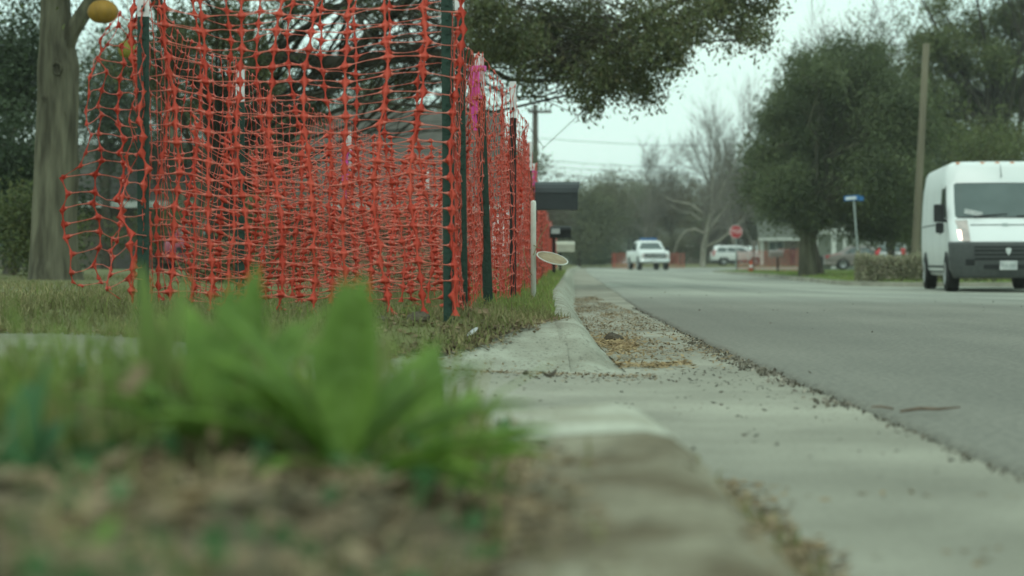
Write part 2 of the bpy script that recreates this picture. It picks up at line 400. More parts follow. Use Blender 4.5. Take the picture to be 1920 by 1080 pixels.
# driveway apron, gutter pan, asphalt
sheet('driveway', np.arange(3.1, 7.35, .07), lambda y: np.concatenate([np.linspace(.43, -1.6, 36), np.linspace(-1.9, -9, 10)]),
      lambda X, Y: zdrive(X) - .02 * sm(6.9, 7.2, Y), M['concrete'])
sheet('gutter', ys_range(-1, 240, .1, 1.03, 3), lambda y: float(xl(y)) + np.linspace(-.06 if y < 3.5 else .015, .66, 10),
      lambda X, Y: zb(X, Y) + .006 * ((X - xl(Y)) / .6) + .001, M['concrete'])
def road_edge(y): return float(xl(y)) + .54 + .018 * mnoise.noise((y * 1.7, 0, 0)) + .014 * mnoise.noise((y * 7, 5, 0)) + .008 * mnoise.noise((y * 23, 9, 0))
def road_x(y):
    e = road_edge(y)
    return np.concatenate([[e - .012, e], e + .02 + np.linspace(0, 12, 30) , e + np.linspace(13, 70, 14)])
def road_z(X, Y):
    z = zb(X, Y) + .024 + .006 * np.sin(X * 1.3 + Y * .31) * sm(0, 1, X - xl(Y) - .6)
    z[0] = zb(X[:1], Y[:1])[0] + .001; z[1] -= .006
    return z
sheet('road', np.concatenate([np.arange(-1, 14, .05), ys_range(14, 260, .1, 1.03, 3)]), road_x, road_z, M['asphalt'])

# right-hand block: raised lawn with a kerb round it
def block_poly():
    P = [(40, 43.4)]
    P += [(9.6, 43.2), (8.9, 43.6), (8.3, 44.6), (8.05, 46.2), (8.05, 48.5), (8.7, 58), (9.5, 70), (10.4, 90), (11.2, 107), (12.2, 113), (14, 116), (17, 117.5), (40, 119)]
    return P
BP = block_poly()
def zblk(x, y): return float(zb(x, y)) + .13
mb = MB(); ring_o, ring_t, ring_i = [], [], []
for i, (x, y) in enumerate(BP):
    c = Vector((26, 82, 0)); d = (c - Vector((x, y, 0))).normalized()
    if i == 0 or i == len(BP) - 1: d = Vector((0, 1 if i == 0 else -1, 0))
    ring_o.append((x, y, zblk(x, y) - .14)); p = Vector((x, y, 0)) + d * .05
    ring_t.append((p.x, p.y, zblk(x, y))); p = Vector((x, y, 0)) + d * .22
    ring_i.append((p.x, p.y, zblk(x, y) + .002))
mb.loft([ring_o, ring_t, ring_i], closed=False)
mb.build('kerb', M['concrete'], smooth=False)['kind'] = 'structure'
V, Q = [], []
nb = len(ring_i)
for s in np.linspace(0, 1, 14):
    for (x, y, z) in ring_i:
        X, Y = x + (44 - x) * s, y + (82 + (y - 82) * .98 - y) * s
        V.append((X, Y, zblk(X, Y) - .004))
for i in range(13):
    for j in range(nb - 1): Q.append((i * nb + j, i * nb + j + 1, (i + 1) * nb + j + 1, (i + 1) * nb + j))
mesh_np('lawn', V, Q, M['lawn_g'], smooth=True)['kind'] = 'structure'
# ground beyond the crossing
sheet('lawn', ys_range(152, 420, 4, 1.1, 20), lambda y: np.linspace(-10, 120, 30), lambda X, Y: zb(X, Y) + .05 + .1 * sm(152, 156, Y) - .02, M['lawn'])


# ------------------------------------------------------------------ stuff: blades, leaves, pebbles
def rs(seed): return np.random.RandomState(seed)


def blades(name, P, H, W, m, seed, lean=.5, parent=None, label=None, cat='grass'):
    """each blade: a bent strip of two quads and a tip"""
    g = rs(seed); n = len(P); a = g.rand(n) * 2 * PI
    side = np.stack([np.cos(a), np.sin(a), 0 * a], 1)
    b = g.rand(n) * 2 * PI; ln = (g.rand(n) * lean)[:, None]
    dr = np.stack([np.cos(b), np.sin(b), 0 * b], 1) * ln
    up = np.array([0, 0, 1.]); H = H[:, None]; W = W[:, None]
    V = np.empty((n, 6, 3))
    for k, (t, w, bend) in enumerate(((0, 1, 0), (.55, .8, .3), (1, .12, 1))):
        c = P + up * H * t * (1 - .25 * bend * ln) + dr * H * bend
        V[:, 2 * k] = c - side * W * w / 2; V[:, 2 * k + 1] = c + side * W * w / 2
    base = (np.arange(n) * 6)[:, None]
    Q = np.concatenate([base + np.array([[0, 1, 3, 2]]), base + np.array([[2, 3, 5, 4]])])
    o = mesh_np(name, V.reshape(-1, 3), Q, m, parent)
    if parent is None: tag(o, label, cat, kind='stuff')
    return o


def leafquads(P, L, W, seed, flat=.0, droop=0.0):
    """folded diamond leaves with random facing; flat=1 lies on the ground"""
    g = rs(seed); n = len(P)
    d = g.randn(n, 3); d[:, 2] = d[:, 2] * (1 - flat) - droop * (.5 + g.rand(n)); d /= np.linalg.norm(d, axis=1)[:, None] + 1e-9
    q = g.randn(n, 3); q[:, 2] *= (1 - flat)
    s = np.cross(d, q); s /= np.linalg.norm(s, axis=1)[:, None] + 1e-9
    if flat > .5: s = np.cross(d, np.array([0, 0, 1.]) + .35 * g.randn(n, 3)); s /= np.linalg.norm(s, axis=1)[:, None] + 1e-9
    nn = np.cross(d, s)
    L = (L * (.6 + .8 * g.rand(n)))[:, None]; W = (W * (.6 + .8 * g.rand(n)))[:, None]
    V = np.empty((n, 4, 3))
    V[:, 0] = P - d * L / 2; V[:, 2] = P + d * L / 2
    V[:, 1] = P + s * W / 2 + nn * W * .18; V[:, 3] = P - s * W / 2 + nn * W * .18
    return V.reshape(-1, 3), np.arange(n * 4).reshape(-1, 4)


def leafmesh(name, P, L, W, m, seed, parent=None, flat=0., droop=0.):
    V, Q = leafquads(np.asarray(P), L, W, seed, flat, droop)
    return mesh_np(name, V, Q, m, parent)


def patch(seed, n, x0, x1, y0, y1, zf, density=None):
    g = rs(seed); X = x0 + (x1 - x0) * g.rand(n * 3); Y = y0 + (y1 - y0) * g.rand(n * 3)
    if density is not None: k = g.rand(len(X)) < density(X, Y); X, Y = X[k], Y[k]
    X, Y = X[:n], Y[:n]
    return np.stack([X, Y, zf(X, Y)], 1)


def clump(seed, n, sx, sy):                      # patchy density field
    g = rs(seed); c = g.rand(n, 2)
    return lambda X, Y: np.clip(.5 + .5 * np.sin(X * sx + 3 * np.sin(Y * sy * .7 + c[0, 0] * 6)) * np.sin(Y * sy + 2 * np.sin(X * sx * .6 + c[1, 1] * 6)), 0.03, 1)


# ------------------------------------------------------------------ branches
def tubes(B, sides):
    """vectorised tubes; B = list of (points, radii) with equal counts"""
    P = np.array([b[0] for b in B], float); Rr = np.array([b[1] for b in B], float)
    T = np.gradient(P, axis=1); T /= np.linalg.norm(T, axis=2)[..., None] + 1e-9
    mean = P[:, -1] - P[:, 0]
    ref = np.where(np.abs(mean[:, 2:3]) < .8 * np.linalg.norm(mean, axis=1)[:, None], np.array([[0, 0, 1.]]), np.array([[1., .2, 0]]))[:, None, :]
    U = np.cross(T, ref); U /= np.linalg.norm(U, axis=2)[..., None] + 1e-9
    W = np.cross(T, U)
    a = np.arange(sides) * 2 * PI / sides
    V = P[:, :, None] + Rr[:, :, None, None] * (U[:, :, None] * np.cos(a)[None, None, :, None] + W[:, :, None] * np.sin(a)[None, None, :, None])
    nb_, n = P.shape[:2]
    b, i, j = np.meshgrid(np.arange(nb_), np.arange(n - 1), np.arange(sides), indexing='ij')
    k = (j + 1) % sides; o = b * n * sides
    Q = np.stack([o + i * sides + j, o + i * sides + k, o + (i + 1) * sides + k, o + (i + 1) * sides + j], -1).reshape(-1, 4)
    return V.reshape(-1, 3), Q


def branchmesh(name, br, m, parent, sides_of=lambda r: 8 if r > .08 else (5 if r > .02 else 3)):
    groups = {}
    for p, r in br: groups.setdefault((len(p), sides_of(max(r))), []).append((p, r))
    VV, QQ, off = [], [], 0
    for (n, s), B in groups.items():
        V, Q = tubes(B, s); VV.append(V); QQ.append(Q + off); off += len(V)
    return mesh_np(name, np.concatenate(VV), np.concatenate(QQ), m, parent, smooth=True)


def curve_between(a, b, g, n=6, wob=.1, sag=0.0):
    a, b = np.asarray(a, float), np.asarray(b, float); L = np.linalg.norm(b - a)
    t = np.linspace(0, 1, n)[:, None]
    p = a + (b - a) * t + np.array([0, 0, 1]) * (np.sin(t * PI) * sag * L)
    off = g.randn(n, 3) * wob * L / n; off[0] = 0; off[-1] = 0
    return p + off


def leafy_tree(name, label, base, trunk, lobes, bark, leaf, seed, leaf_l, leaf_w, per_clump, spread, r0, r1,
               droop=.2, group=None, cat='tree', twigs=.5, limbs=True, stretch=(1, 1, 1), nclump_scale=1.0, extra=(), limb_k=1.0):
    """trunk = local points; lobes = (cx,cy,cz, rx,ry,rz, clumps) local; clumps of leaves with gaps between them"""
    g = rs(seed)
    root = empty(name, base, 0, label, cat, group)
    br = [(np.array(trunk, float), np.linspace(r0, r1, len(trunk)))]
    top = np.array(trunk[-1], float); LP = []; small = []
    for (cx, cy, cz, rx, ry, rz, nc) in lobes:
        nc = max(3, int(nc * nclump_scale)); c = np.array([cx, cy, cz])
        d = g.randn(nc, 3); d /= np.linalg.norm(d, axis=1)[:, None]
        rad = g.rand(nc) ** .45 * (1 + .32 * g.randn(nc))
        C = c + d * rad[:, None] * np.array([rx, ry, rz])
        if limbs:
            k = g.randint(max(1, len(trunk) // 2), len(trunk)); st = np.array(trunk[k], float)
            lp = curve_between(st, c, g, 7, .35, .12); rr = r1 * (.5 + .3 * g.rand()) * limb_k
            br.append((lp, np.linspace(rr, rr * .3, 7)))
            for cc in C[:max(2, int(nc * twigs))]:
                s0 = lp[g.randint(2, 7)]
                small.append((curve_between(s0, cc, g, 5, .4, .08), np.linspace(rr * .22, .006, 5)))
        for cc in C:
            m_ = int(per_clump * (.5 + g.rand()))
            e = g.randn(m_, 3) * spread * (.6 + .8 * g.rand()) * np.array(stretch)
            e[:, 2] -= np.abs(e[:, 0]) * .3 * droop
            LP.append(cc + e)
    br += list(extra)
    branchmesh('trunk', br, bark, root)
    if small: branchmesh('branch', small, bark, root)
    leafmesh('crown', np.concatenate(LP), leaf_l, leaf_w, leaf, seed + 1, root, 0., droop)
    return root


def bare_tree(name, label, base, h, r0, seed, bark, twig, kids=(6, 6, 5, 4), spread=.75, up=.25, fork=.35, group=None, lean=(0, 0), trunk_frac=.35, len0=None, extra=(), decay=.62, rmin=.008):
    g = rs(seed); root = empty(name, base, 0, label, 'tree', group)
    big, small = [], []
    def grow(p, d, L, r, lvl):
        n = 6 if lvl < 2 else 5; pts = [p]; q = p.copy(); dd = d.copy()
        for i in range(n - 1):
            dd = dd + g.randn(3) * .13 + np.array([0, 0, up * .16]); dd /= np.linalg.norm(dd); q = q + dd * L / (n - 1); pts.append(q.copy())
        rr = np.linspace(r, r * (.55 if lvl < len(kids) else .3), n)
        (big if lvl < 2 else small).append((np.array(pts), rr))
        if lvl >= len(kids): return
        for k in range(kids[lvl]):
            i = n - 1 if k == 0 else g.randint(max(1, int(n * fork)), n)
            ax = g.randn(3); ax -= dd * ax.dot(dd); ax /= np.linalg.norm(ax)
            sp = spread * (.35 if k == 0 else (.6 + .6 * g.rand()))
            nd = dd * math.cos(sp) + ax * math.sin(sp)
            grow(pts[i], nd, L * decay * (.75 + .45 * g.rand()), max(rr[i] * (.75 if k == 0 else .55), rmin), lvl + 1)
    d0 = np.array([lean[0], lean[1], 1.]); d0 /= np.linalg.norm(d0)
    grow(np.zeros(3), d0, len0 or h * trunk_frac, r0, 0)
    branchmesh('trunk', big + list(extra), bark, root); branchmesh('branch', small, twig, root)
    return root


# ------------------------------------------------------------------ orange netting and its posts
def strands(A, Bp, wdir, ndir, prof, th, wob, g):
    """flat ribbons from A to B, real thickness; prof = [(t, half width)]"""
    n = len(A); k = len(prof)
    V = np.empty((n, k, 4, 3)); bow = wob * g.randn(n, 1); bow2 = wob * .8 * g.randn(n, 1)
    for i, (t, w) in enumerate(prof):
        c = A + (Bp - A) * t + wdir * bow * math.sin(t * PI) + ndir * bow2 * math.sin(t * PI)
        V[:, i, 0] = c - wdir * w; V[:, i, 1] = c + ndir * th; V[:, i, 2] = c + wdir * w; V[:, i, 3] = c - ndir * th
    b, i, j = np.meshgrid(np.arange(n), np.arange(k - 1), np.arange(4), indexing='ij')
    o = b * k * 4; jj = (j + 1) % 4
    Q = np.stack([o + i * 4 + j, o + i * 4 + jj, o + (i + 1) * 4 + jj, o + (i + 1) * 4 + j], -1).reshape(-1, 4)
    return V.reshape(-1, 3), Q


def thin_idx(nq, k):
    seg = (np.arange(nq) // 4) % (k - 1)           # middle segments of each cross strand are stretched thin and pale
    return ((seg > 0) & (seg < k - 2)).astype(int) if k > 4 else (seg == 1).astype(int)


def net(name, label, N, m, seed, group=None, drop=.6, wscale=1.0, coarse=False):
    """N[c, r] = node positions"""
    g = rs(seed); nc, nr = N.shape[:2]
    H = np.gradient(N, axis=0); H /= np.linalg.norm(H, axis=2)[..., None] + 1e-9
    Z = np.gradient(N, axis=1); Z /= np.linalg.norm(Z, axis=2)[..., None] + 1e-9
    NN = np.cross(H, Z); NN /= np.linalg.norm(NN, axis=2)[..., None] + 1e-9
    s = wscale * .88
    vp = [(0, .0205 * s), (.18, .0125 * s), (.36, .0048 * s), (.64, .0048 * s), (.82, .0125 * s), (1, .0205 * s)]
    hp = [(0, .014 * s), (.10, .0095 * s), (.20, .0028 * s), (.5, .0015 * s), (.80, .0028 * s), (.90, .0095 * s), (1, .014 * s)]
    if coarse: vp = vp[::2] + [vp[-1]]; hp = [hp[0], hp[2], hp[4], hp[6]]
    f = lambda a: a.reshape(-1, 3)
    v1, q1 = strands(f(N[:, :-1]), f(N[:, 1:]), f(H[:, :-1]), f(NN[:, :-1]), vp, .0014, .002, g)
    keep = np.ones((nc - 1, nr), bool)
    keep[:, 0] = g.rand(nc - 1) > drop; keep[:, 1] = g.rand(nc - 1) > drop * .35
    v2, q2 = strands(N[:-1][keep], N[1:][keep], Z[:-1][keep], NN[:-1][keep], hp, .0012, .0065, g)
    o = mesh_np(name, np.concatenate([v1, v2]), np.concatenate([q1, q2 + len(v1)]), [m, M['net_thin']], midx=np.concatenate([np.zeros(len(q1), int), thin_idx(len(q2), len(hp))]))
    return tag(o, label, 'safety net', group)


def net_along(path, height=1.19, dc=.115, dr=.064, seed=0, z0=.03, sag=.05, wave=.03, gz=zl, posts=None, tilt=0.0):
    """node grid hung along a polyline path [(x, y)]"""
    P = np.array(path, float); seg = np.linalg.norm(np.diff(P, axis=0), axis=1); S = np.concatenate([[0], np.cumsum(seg)])
    nc = int(S[-1] / dc) + 1; nr = int(height / dr) + 1
    s = np.linspace(0, S[-1], nc); x = np.interp(s, S, P[:, 0]); y = np.interp(s, S, P[:, 1])
    frac = np.array([(v - S[max(0, np.searchsorted(S, v, 'right') - 1)]) / seg[min(len(seg) - 1, max(0, np.searchsorted(S, v, 'right') - 1))] for v in s])
    frac = np.clip(frac, 0, 1)
    tx = np.gradient(x, s); ty = np.gradient(y, s)
    g = rs(seed); N = np.empty((nc, nr, 3)); ph = g.rand(6) * 6
    gzv = gz(x, y)
    for r in range(nr):
        q = r / (nr - 1)
        z = gzv + z0 + height * q - sag * np.sin(frac * PI) * (.25 + .75 * q) + .010 * np.sin(s * 2.6 + ph[0] + q * 2) + .008 * np.sin(s * 7.1 + ph[1] + q * 4)
        off = wave * (np.sin(s * 1.9 + q * 3 + ph[2]) + .6 * np.sin(s * 4.7 - q * 5 + ph[3])) * np.sin(frac * PI) + tilt * q
        sh = .018 * np.sin(s * 3.3 + q * 6 + ph[4]) + .014 * np.sin(s * 8.3 - q * 9 + ph[5])
        N[:, r, 0] = x - ty * off + tx * sh + .004 * g.randn(nc); N[:, r, 1] = y + tx * off + ty * sh + .004 * g.randn(nc); N[:, r, 2] = z + .004 * g.randn(nc)
    return N


def make_post(name, label, x, y, top, tiplen=.17, w=.046, lean=(0, 0), m='post', ribbon=None, group='fence posts holding up the orange netting', gz=zl, tip='tip'):
    z0 = float(gz(x, y)); h = top - z0 + .12
    root = empty(name, (x, y, z0 - .12), 0, label, 'fence post', group)
    L = lambda z: Vector((lean[0] * z / h, lean[1] * z / h, z))
    def tee(mb, a, b):
        pr = [(-w / 2, -.004), (w / 2, -.004), (w / 2, .002), (.004, .003), (.004, w * .8), (-.004, w * .8), (-.004, .003), (-w / 2, .002)]
        mb.loft([[L(z) + Vector((px_, py_, 0)) for px_, py_ in pr] for z in (a, b)])
    mb = MB(); tee(mb, 0, h - tiplen)
    for k in range(int((h - .2) / .055)):
        mb.box(L(.15 + k * .055) + Vector((0, -.008, 0)), (.012, .009, .022))
    mb.build('shaft', M[m], root)
    mb = MB(); w0 = w; tee(mb, h - tiplen, h); mb.build('white_tip', M[tip], root)
    if ribbon:
        zr, ln, sg = ribbon
        b = MB(); c = L(zr - z0 + .12)
        ring = [c + Vector((math.cos(a) * w * .75, math.sin(a) * w * .75 + .01, 0)) for a in np.linspace(0, 2 * PI, 11)]
        b.loft([[p + Vector((0, 0, -.012)) for p in ring], [p + Vector((0, 0, .012)) for p in ring]], closed=False, caps=False)
        for q in range(3):
            l = ln * (1, .72, .5)[q]; n = 9; V = []
            for i in range(n):
                t = i / (n - 1); cx = c + Vector((sg * (-.012 - .016 * math.sin(t * 2.6 + q)) + .006 * math.sin(t * 9 + q * 2), -w * .75 - .004 * q - .006 * math.sin(t * 7 + q), -l * t))
                hw = .013 + .003 * math.sin(t * 5 + q)
                V.append([cx + Vector((-hw, .003 * math.sin(t * 11), 0)), cx + Vector((hw, -.003 * math.sin(t * 11), 0))])
            b.loft(V, closed=False, caps=False)
        b.build('ribbon', M['pink'], root, solid=.001)
    return root


LEFT = [(-1.44, 7.5), (-1.43, 10.1), (-1.245, 14.6), (-.93, 21), (-.72, 28), (-.45, 37), (-.1, 48)]
RIGHT = [(-.242, 7.45), (-.152, 9.2), (.0, 10.5), (.13, 15.9), (.225, 19), (.36, 24), (.48, 30), (.66, 37), (.9, 45), (1.15, 54), (1.5, 66)]
make_post('fence_post', 'green post at the front left corner of the netting, left of the clover', LEFT[0][0], LEFT[0][1], CAMZ + 1.13)
make_post('fence_post', 'green post with long white tip, seen through the front net', -1.43, 10.1, CAMZ + 1.015)
make_post('fence_post', 'post behind the front net with a pink ribbon tied below its white tip', -1.245, 14.6, CAMZ + 1.0, ribbon=(CAMZ + .84, .36, 1), tiplen=.3)
make_post('fence_post', 'far post of the left net line with a small white tip', -.93, 21, CAMZ + 1.0, tiplen=.2)
ORD = ['first', 'second', 'third', 'fourth', 'fifth', 'sixth']
for i, (x, y) in enumerate(LEFT[4:]):
    make_post('fence_post', ORD[i] + ' distant post of the left net line past the small white tip', x, y, CAMZ + 1.0 + .1)
make_post('fence_post', 'nearest dark green post, running out of the top of the photo beside the kerb nose', -.242, 7.45, CAMZ + 1.25, lean=(-.012, 0))
make_post('fence_post', 'dark post close behind the nearest one, its white tip at the photo edge', -.205, 8.15, CAMZ + 1.23, lean=(-.02, 0), w=.040, tiplen=.16)
make_post('fence_post', 'leaning dark green post with a bright pink ribbon hanging from its white top', -.108, 9.2, CAMZ + 1.0, lean=(-.052, 0), ribbon=(CAMZ + .93, .30, 1), tiplen=.21)
make_post('fence_post', 'dark brown post with a translucent white top, right of the pink ribboned one', .005, 10.5, CAMZ + .99, m='post_b', tiplen=.20, w=.036)
make_post('fence_post', 'post with a slanted white top just left of the big dark mailbox', .125, 15.9, CAMZ + 1.0, tiplen=.24, lean=(.02, 0))
make_post('fence_post', 'post with a pink ribbon at the corner of the big dark mailbox', .205, 19, CAMZ + .98, tiplen=.2, ribbon=(CAMZ + .90, .2, -1))
for i, (x, y) in enumerate(RIGHT[5:]):
    make_post('fence_post', ORD[i] + ' distant post beyond the big dark mailbox in the red netting', x, y, CAMZ + .92, tiplen=.14)

NG = 'orange plastic safety nets along the verge'
net('safety_net', 'orange netting across the front between the two nearest tall posts',
    net_along([(LEFT[0][0] - .03, LEFT[0][1] + .055), (RIGHT[0][0] + .02, RIGHT[0][1] - .04)], 1.30, .128, .0635, 3, .03, .035, .03), M['net'], 3, NG, .75)
# loose end bunched beyond the left front post
g = rs(5); nc, nr = 6, 20; N = np.empty((nc, nr, 3))
for c in range(nc):
    for r in range(nr):
        q = r / (nr - 1); u = c / (nc - 1)
        w = .27 * (1 - .62 * q ** 2.6) + .02 * math.sin(q * 9)
        x = -1.43 - w * u + .022 * math.sin(q * 7 + u * 9) * (1 - q * .5); y = 7.58 - .16 * math.sin(u * 6.5 + q * 2) - .08 * u
        z = float(zl(x, y)) + .06 + 1.17 * q - .10 * u * q + .02 * math.sin(c * 2.1) + (.05 * u if r == 0 else 0)
        N[c, r] = (x + .014 * g.randn(), y + .01 * g.randn(), z + .008 * g.randn())
net('safety_net', 'loose bunched end of orange netting hanging left of the front left post', N, M['net'], 8, NG, .9)
net('safety_net', 'long orange net line running away behind the left posts', net_along(LEFT[:4], 1.22, .13, .0635, 21, .04, .06, .05), M['net'], 22, NG, .5)
net('safety_net', 'far stretch of the left orange net line, dense red behind the front net', net_along(LEFT[3:], 1.22, .13, .07, 23, .04, .06, .06), M['net'], 24, NG, .3, 1.1, True)
net('safety_net', 'orange net along the kerb from the nearest post to the dark mailbox', net_along([(RIGHT[0][0] + .01, RIGHT[0][1] - .03)] + [(x + .012, y) for x, y in RIGHT[1:5]], 1.16, .09, .0635, 31, .05, .09, .035), M['net'], 32, NG, .5)
net('safety_net', 'far orange net under the small mailboxes beside the road', net_along(RIGHT[4:], 1.12, .14, .075, 33, .04, .06, .05), M['net'], 34, NG, .3, 1.1, True)
net('safety_net', 'second orange net doubled inside the kerb side net line', net_along([(-.2, 8.3), (-.17, 9.4), (-.06, 10.6), (.05, 15.9), (.17, 19), (.3, 24)], 1.02, .10, .0635, 35, .05, .10, .05), M['net'], 36, NG, .4, 1.1)
net('safety_net', 'collapsed inner orange net close behind the lower front net', net_along([(-1.40, 8.35), (-.8, 8.75), (-.2, 8.2)], .80, .135, .036, 45, .03, .16, .05), M['net'], 46, NG, .3)
net('safety_net', 'collapsed orange net folded low across the middle of the enclosure', net_along([(-1.36, 12.4), (-.7, 12.9), (.04, 12.3)], .92, .13, .036, 47, .03, .14, .06), M['net'], 48, NG, .3)
net('safety_net', 'second full height orange net lapped close behind the front net', net_along([(-1.40, 7.66), (-.85, 7.72), (-.22, 7.58)], 1.27, .121, .0625, 4, .06, .05, .05), M['net'], 49, NG, .6, .72)
# a second layer sags behind the front net
net('safety_net', 'sagging inner orange net crossing between the two lines behind the front net', net_along([(-1.43, 10.1), (-.75, 10.9), (.0, 10.52)], .92, .125, .042, 41, .04, .10, .06), M['net'], 42, NG, .5)
net('safety_net', 'inner orange net crossing further back, dense red in the middle of the photo', net_along([(-1.24, 14.6), (-.5, 15.4), (.13, 15.9)], 1.08, .12, .045, 43, .04, .08, .06), M['net'], 44, NG, .4)


def far_net(label, path, group, gz, h=1.0, seed=1, m='net_far'):
    net('safety_net', label, net_along(path, h, .13, .07, seed, .04, .05, .05, gz=gz), M[m], seed, group, .2, 1.9, True)
FG = 'orange nets on the lawn across the road'
zr_ = lambda x, y: zb(x, y) + .13
pathR = [(14.2, 112), (13.4, 106), (13.2, 100), (13.4, 93), (14.8, 92), (16.4, 95)]
far_net('orange net in front of the white car across the road', [(12.9, 110), (13.1, 104), (13.6, 98)], FG, zr_, 1.05, 51)
far_net('orange net behind the dark mailbox across the road', [(13.6, 98), (13.95, 92), (14.15, 93.5), (14.9, 99)], FG, zr_, 1.1, 53)
for i, (x, y) in enumerate([(12.9, 110), (13.1, 104), (13.6, 98), (13.95, 92), (14.15, 93.5), (14.9, 99)]):
    make_post('fence_post', ORD[i] + ' thin dark post from the left in the orange netting across the road', x, y, float(zr_(x, y)) + 1.15, .06, .05, group='posts in the netting across the road', gz=zr_)
far_net('orange net at the far kerb left of the white truck', [(8.1, 150), (7.6, 146), (8.0, 141), (8.9, 139)], 'orange nets beyond the crossing', zb, 1.15, 55)
far_net('orange net at the far kerb right of the white truck', [(12.0, 147), (12.4, 144), (12.9, 144.5), (13.3, 148)], 'orange nets beyond the crossing', zb, 1.15, 57)
far_net('orange net showing above the clipped hedge behind the van', [(19.5, 92), (22.5, 91), (26, 93)], FG, zr_, 1.25, 59)

# white stake with the tilted disc
root = empty('stake', (.128, 11.5, float(zl(.128, 11.5)) - .1), 0, 'thin white stake in the verge with a tilted pale disc tied to it', 'stake')
mb = MB(); mb.lathe([(.0165, 0), (.0165, .70), (.014, .715), (0.001, .72)], n=12); mb.build('shaft', M['whitewood'], root, True)
rot = Matrix.Rotation(R(15), 3, 'Y') @ Matrix.Rotation(R(19), 3, 'X')
mb = MB(); c0 = Vector((.113, -.02, .372))
ring = [c0 + rot @ Vector((.094 * math.cos(a), .094 * math.sin(a), 0)) for a in np.linspace(0, 2 * PI, 41)]
mb.lathe([(.001, -.003), (.05, -.002), (.092, .0), (.092, .002), (.05, .0), (.001, -.001)], n=32)
mb.v = [tuple(c0 + rot @ Vector(p)) for p in mb.v]
disc = mb.build('disc', M['disc'], root, True)
mb = MB(); mb.tube(ring, .0042, 6, False); mb.build('rim', M['whitewood'], disc, True)
mb = MB(); mb.tube([(0, -.018, .39), (.04, -.03, .50), (.085, -.03, .575)], .003, 5); mb.tube([(.0, -.02, .45), (.04, -.035, .43), (.052, -.03, .47)], .003, 5)
mb.tube([(-.01, -.02, .27), (-.05, -.03, .36), (-.06, -.02, .44)], .0025, 5)
mb.build('wire', M['litter_o'], root)

# ------------------------------------------------------------------ mailboxes
def mailbox(label, x0, x1, d, zt, zbm, body, depth=.22, flag=False, plate=False, slant=.0, gz=zl, postx=None, group='mailboxes along the left verge', post_m='black'):
    cx = (x0 + x1) / 2; z0 = float(gz(cx, d)); L = x1 - x0; h = zt - zbm
    root = empty('mailbox', (cx, d, z0), 0, label, 'mailbox', group)
    arch = [(-depth / 2, 0), (depth / 2, 0)] + [(depth / 2 * math.cos(a), h * .62 + h * .38 * math.sin(a)) for a in np.linspace(0, PI, 9)]
    mb = MB(); zo = zbm - z0
    mb.loft([[(-L / 2, y, zo + z) for y, z in arch], [(L / 2 - slant * 0 - .012, y, zo + z) for y, z in arch]])
    mb.build('body', body, root, False, .004)
    mb = MB()
    mb.loft([[(L / 2 - .012 - slant * (1 - z / h), y * 1.04, zo + z * 1.02 - .004) for y, z in arch], [(L / 2 + .012 - slant * (1 - z / h), y * 1.04, zo + z * 1.02 - .004) for y, z in arch]])
    dr = mb.build('door', body, root, False, .003)
    mb = MB(); mb.box((L / 2 + .02, 0, zo + h * .8), (.02, .04, .02)); mb.build('handle', M['steel'], dr)
    mb = MB(); mb.box((0, -depth / 2 - .004, zo + h * .60), (L * .94, .008, .012)); mb.build('seam', body, root)
    px_ = (postx - cx) if postx is not None else 0
    mb = MB(); mb.box((px_, 0, zo / 2 - .05), (.06, .06, zo + .1)); mb.build('post', M[post_m], root)
    if plate:
        mb = MB(); mb.box((-L * .22, -depth / 2 - .006, zo + h * .58), (L * .42, .008, h * .42)); mb.build('label_plate', M['plate'], root)
    if flag:
        mb = MB(); mb.box((-L * .47, -depth / 2 - .012, zo + h * .45), (.045, .01, h * .9)); mb.build('flag', M['red_lens'], root)
    return root


mailbox('largest dark grey mailbox with domed top, beside the netting', .215, .625, 18, CAMZ + .755, CAMZ + .49, M['mailbox'], .26, slant=.06, postx=.205)
mailbox('small black mailbox with a white label on its side', .665, 1.03, 34, CAMZ + .64, CAMZ + .43, M['black'], .2, plate=True, postx=.74)
mailbox('cream mailbox with a red flag beyond the two dark ones', .95, 1.39, 43, CAMZ + .47, CAMZ + .235, M['cream'], .2, flag=True, postx=1.08)
mailbox('dark mailbox on a post in front of the orange net across the road', 13.0, 13.75, 97, CAMZ + .62, CAMZ + .26, M['taupe'], .3, gz=zr_, postx=13.4, group='mailboxes across the road')

# ------------------------------------------------------------------ verge grass and litter
g = rs(61)
P = patch(61, 1600, -.95, .02, 1.65, 2.7, vz, lambda X, Y: clump(3, 4, 11, 9)(X, Y) * sm(.06, -.16, X) * sm(1.65, 1.9, Y))
blades('grass', P, .035 + .125 * g.rand(len(P)) ** 1.7, .004 + .006 * g.rand(len(P)), M['grass'], 62, .8, label='blurred green grass growing thick on the near verge')
P = patch(161, 500, -1.1, -.2, 2.2, 3.2, vz, clump(13, 4, 8, 8)); g2 = rs(162)
blades('grass', P, .04 + .07 * g2.rand(len(P)) ** 1.3, .004 + .005 * g2.rand(len(P)), M['grass'], 162, .8, label='taller green grass at the back of the near verge')
P = patch(63, 900, -.8, .1, .8, 3.0, vz, clump(4, 4, 6, 5))
blades('grass', P, .015 + .035 * g.rand(len(P)), .003 + .003 * g.rand(len(P)), M['dry'], 64, .9, label='dry straw coloured grass among the leaves on the near verge')
P = patch(65, 4200, -.9, .19, .7, 3.2, vz, lambda X, Y: (.25 + .75 * clump(5, 4, 5, 6)(X, Y)) * (1 - .93 * sm(-.03, .10, X)))
P[:, 2] += .004 + .015 * rs(66).rand(len(P))
tag(leafmesh('leaf_litter', P, .030, .015, M['litter'], 67, flat=.75), 'brown dead leaves and thatch covering the near verge', 'leaf litter', kind='stuff')
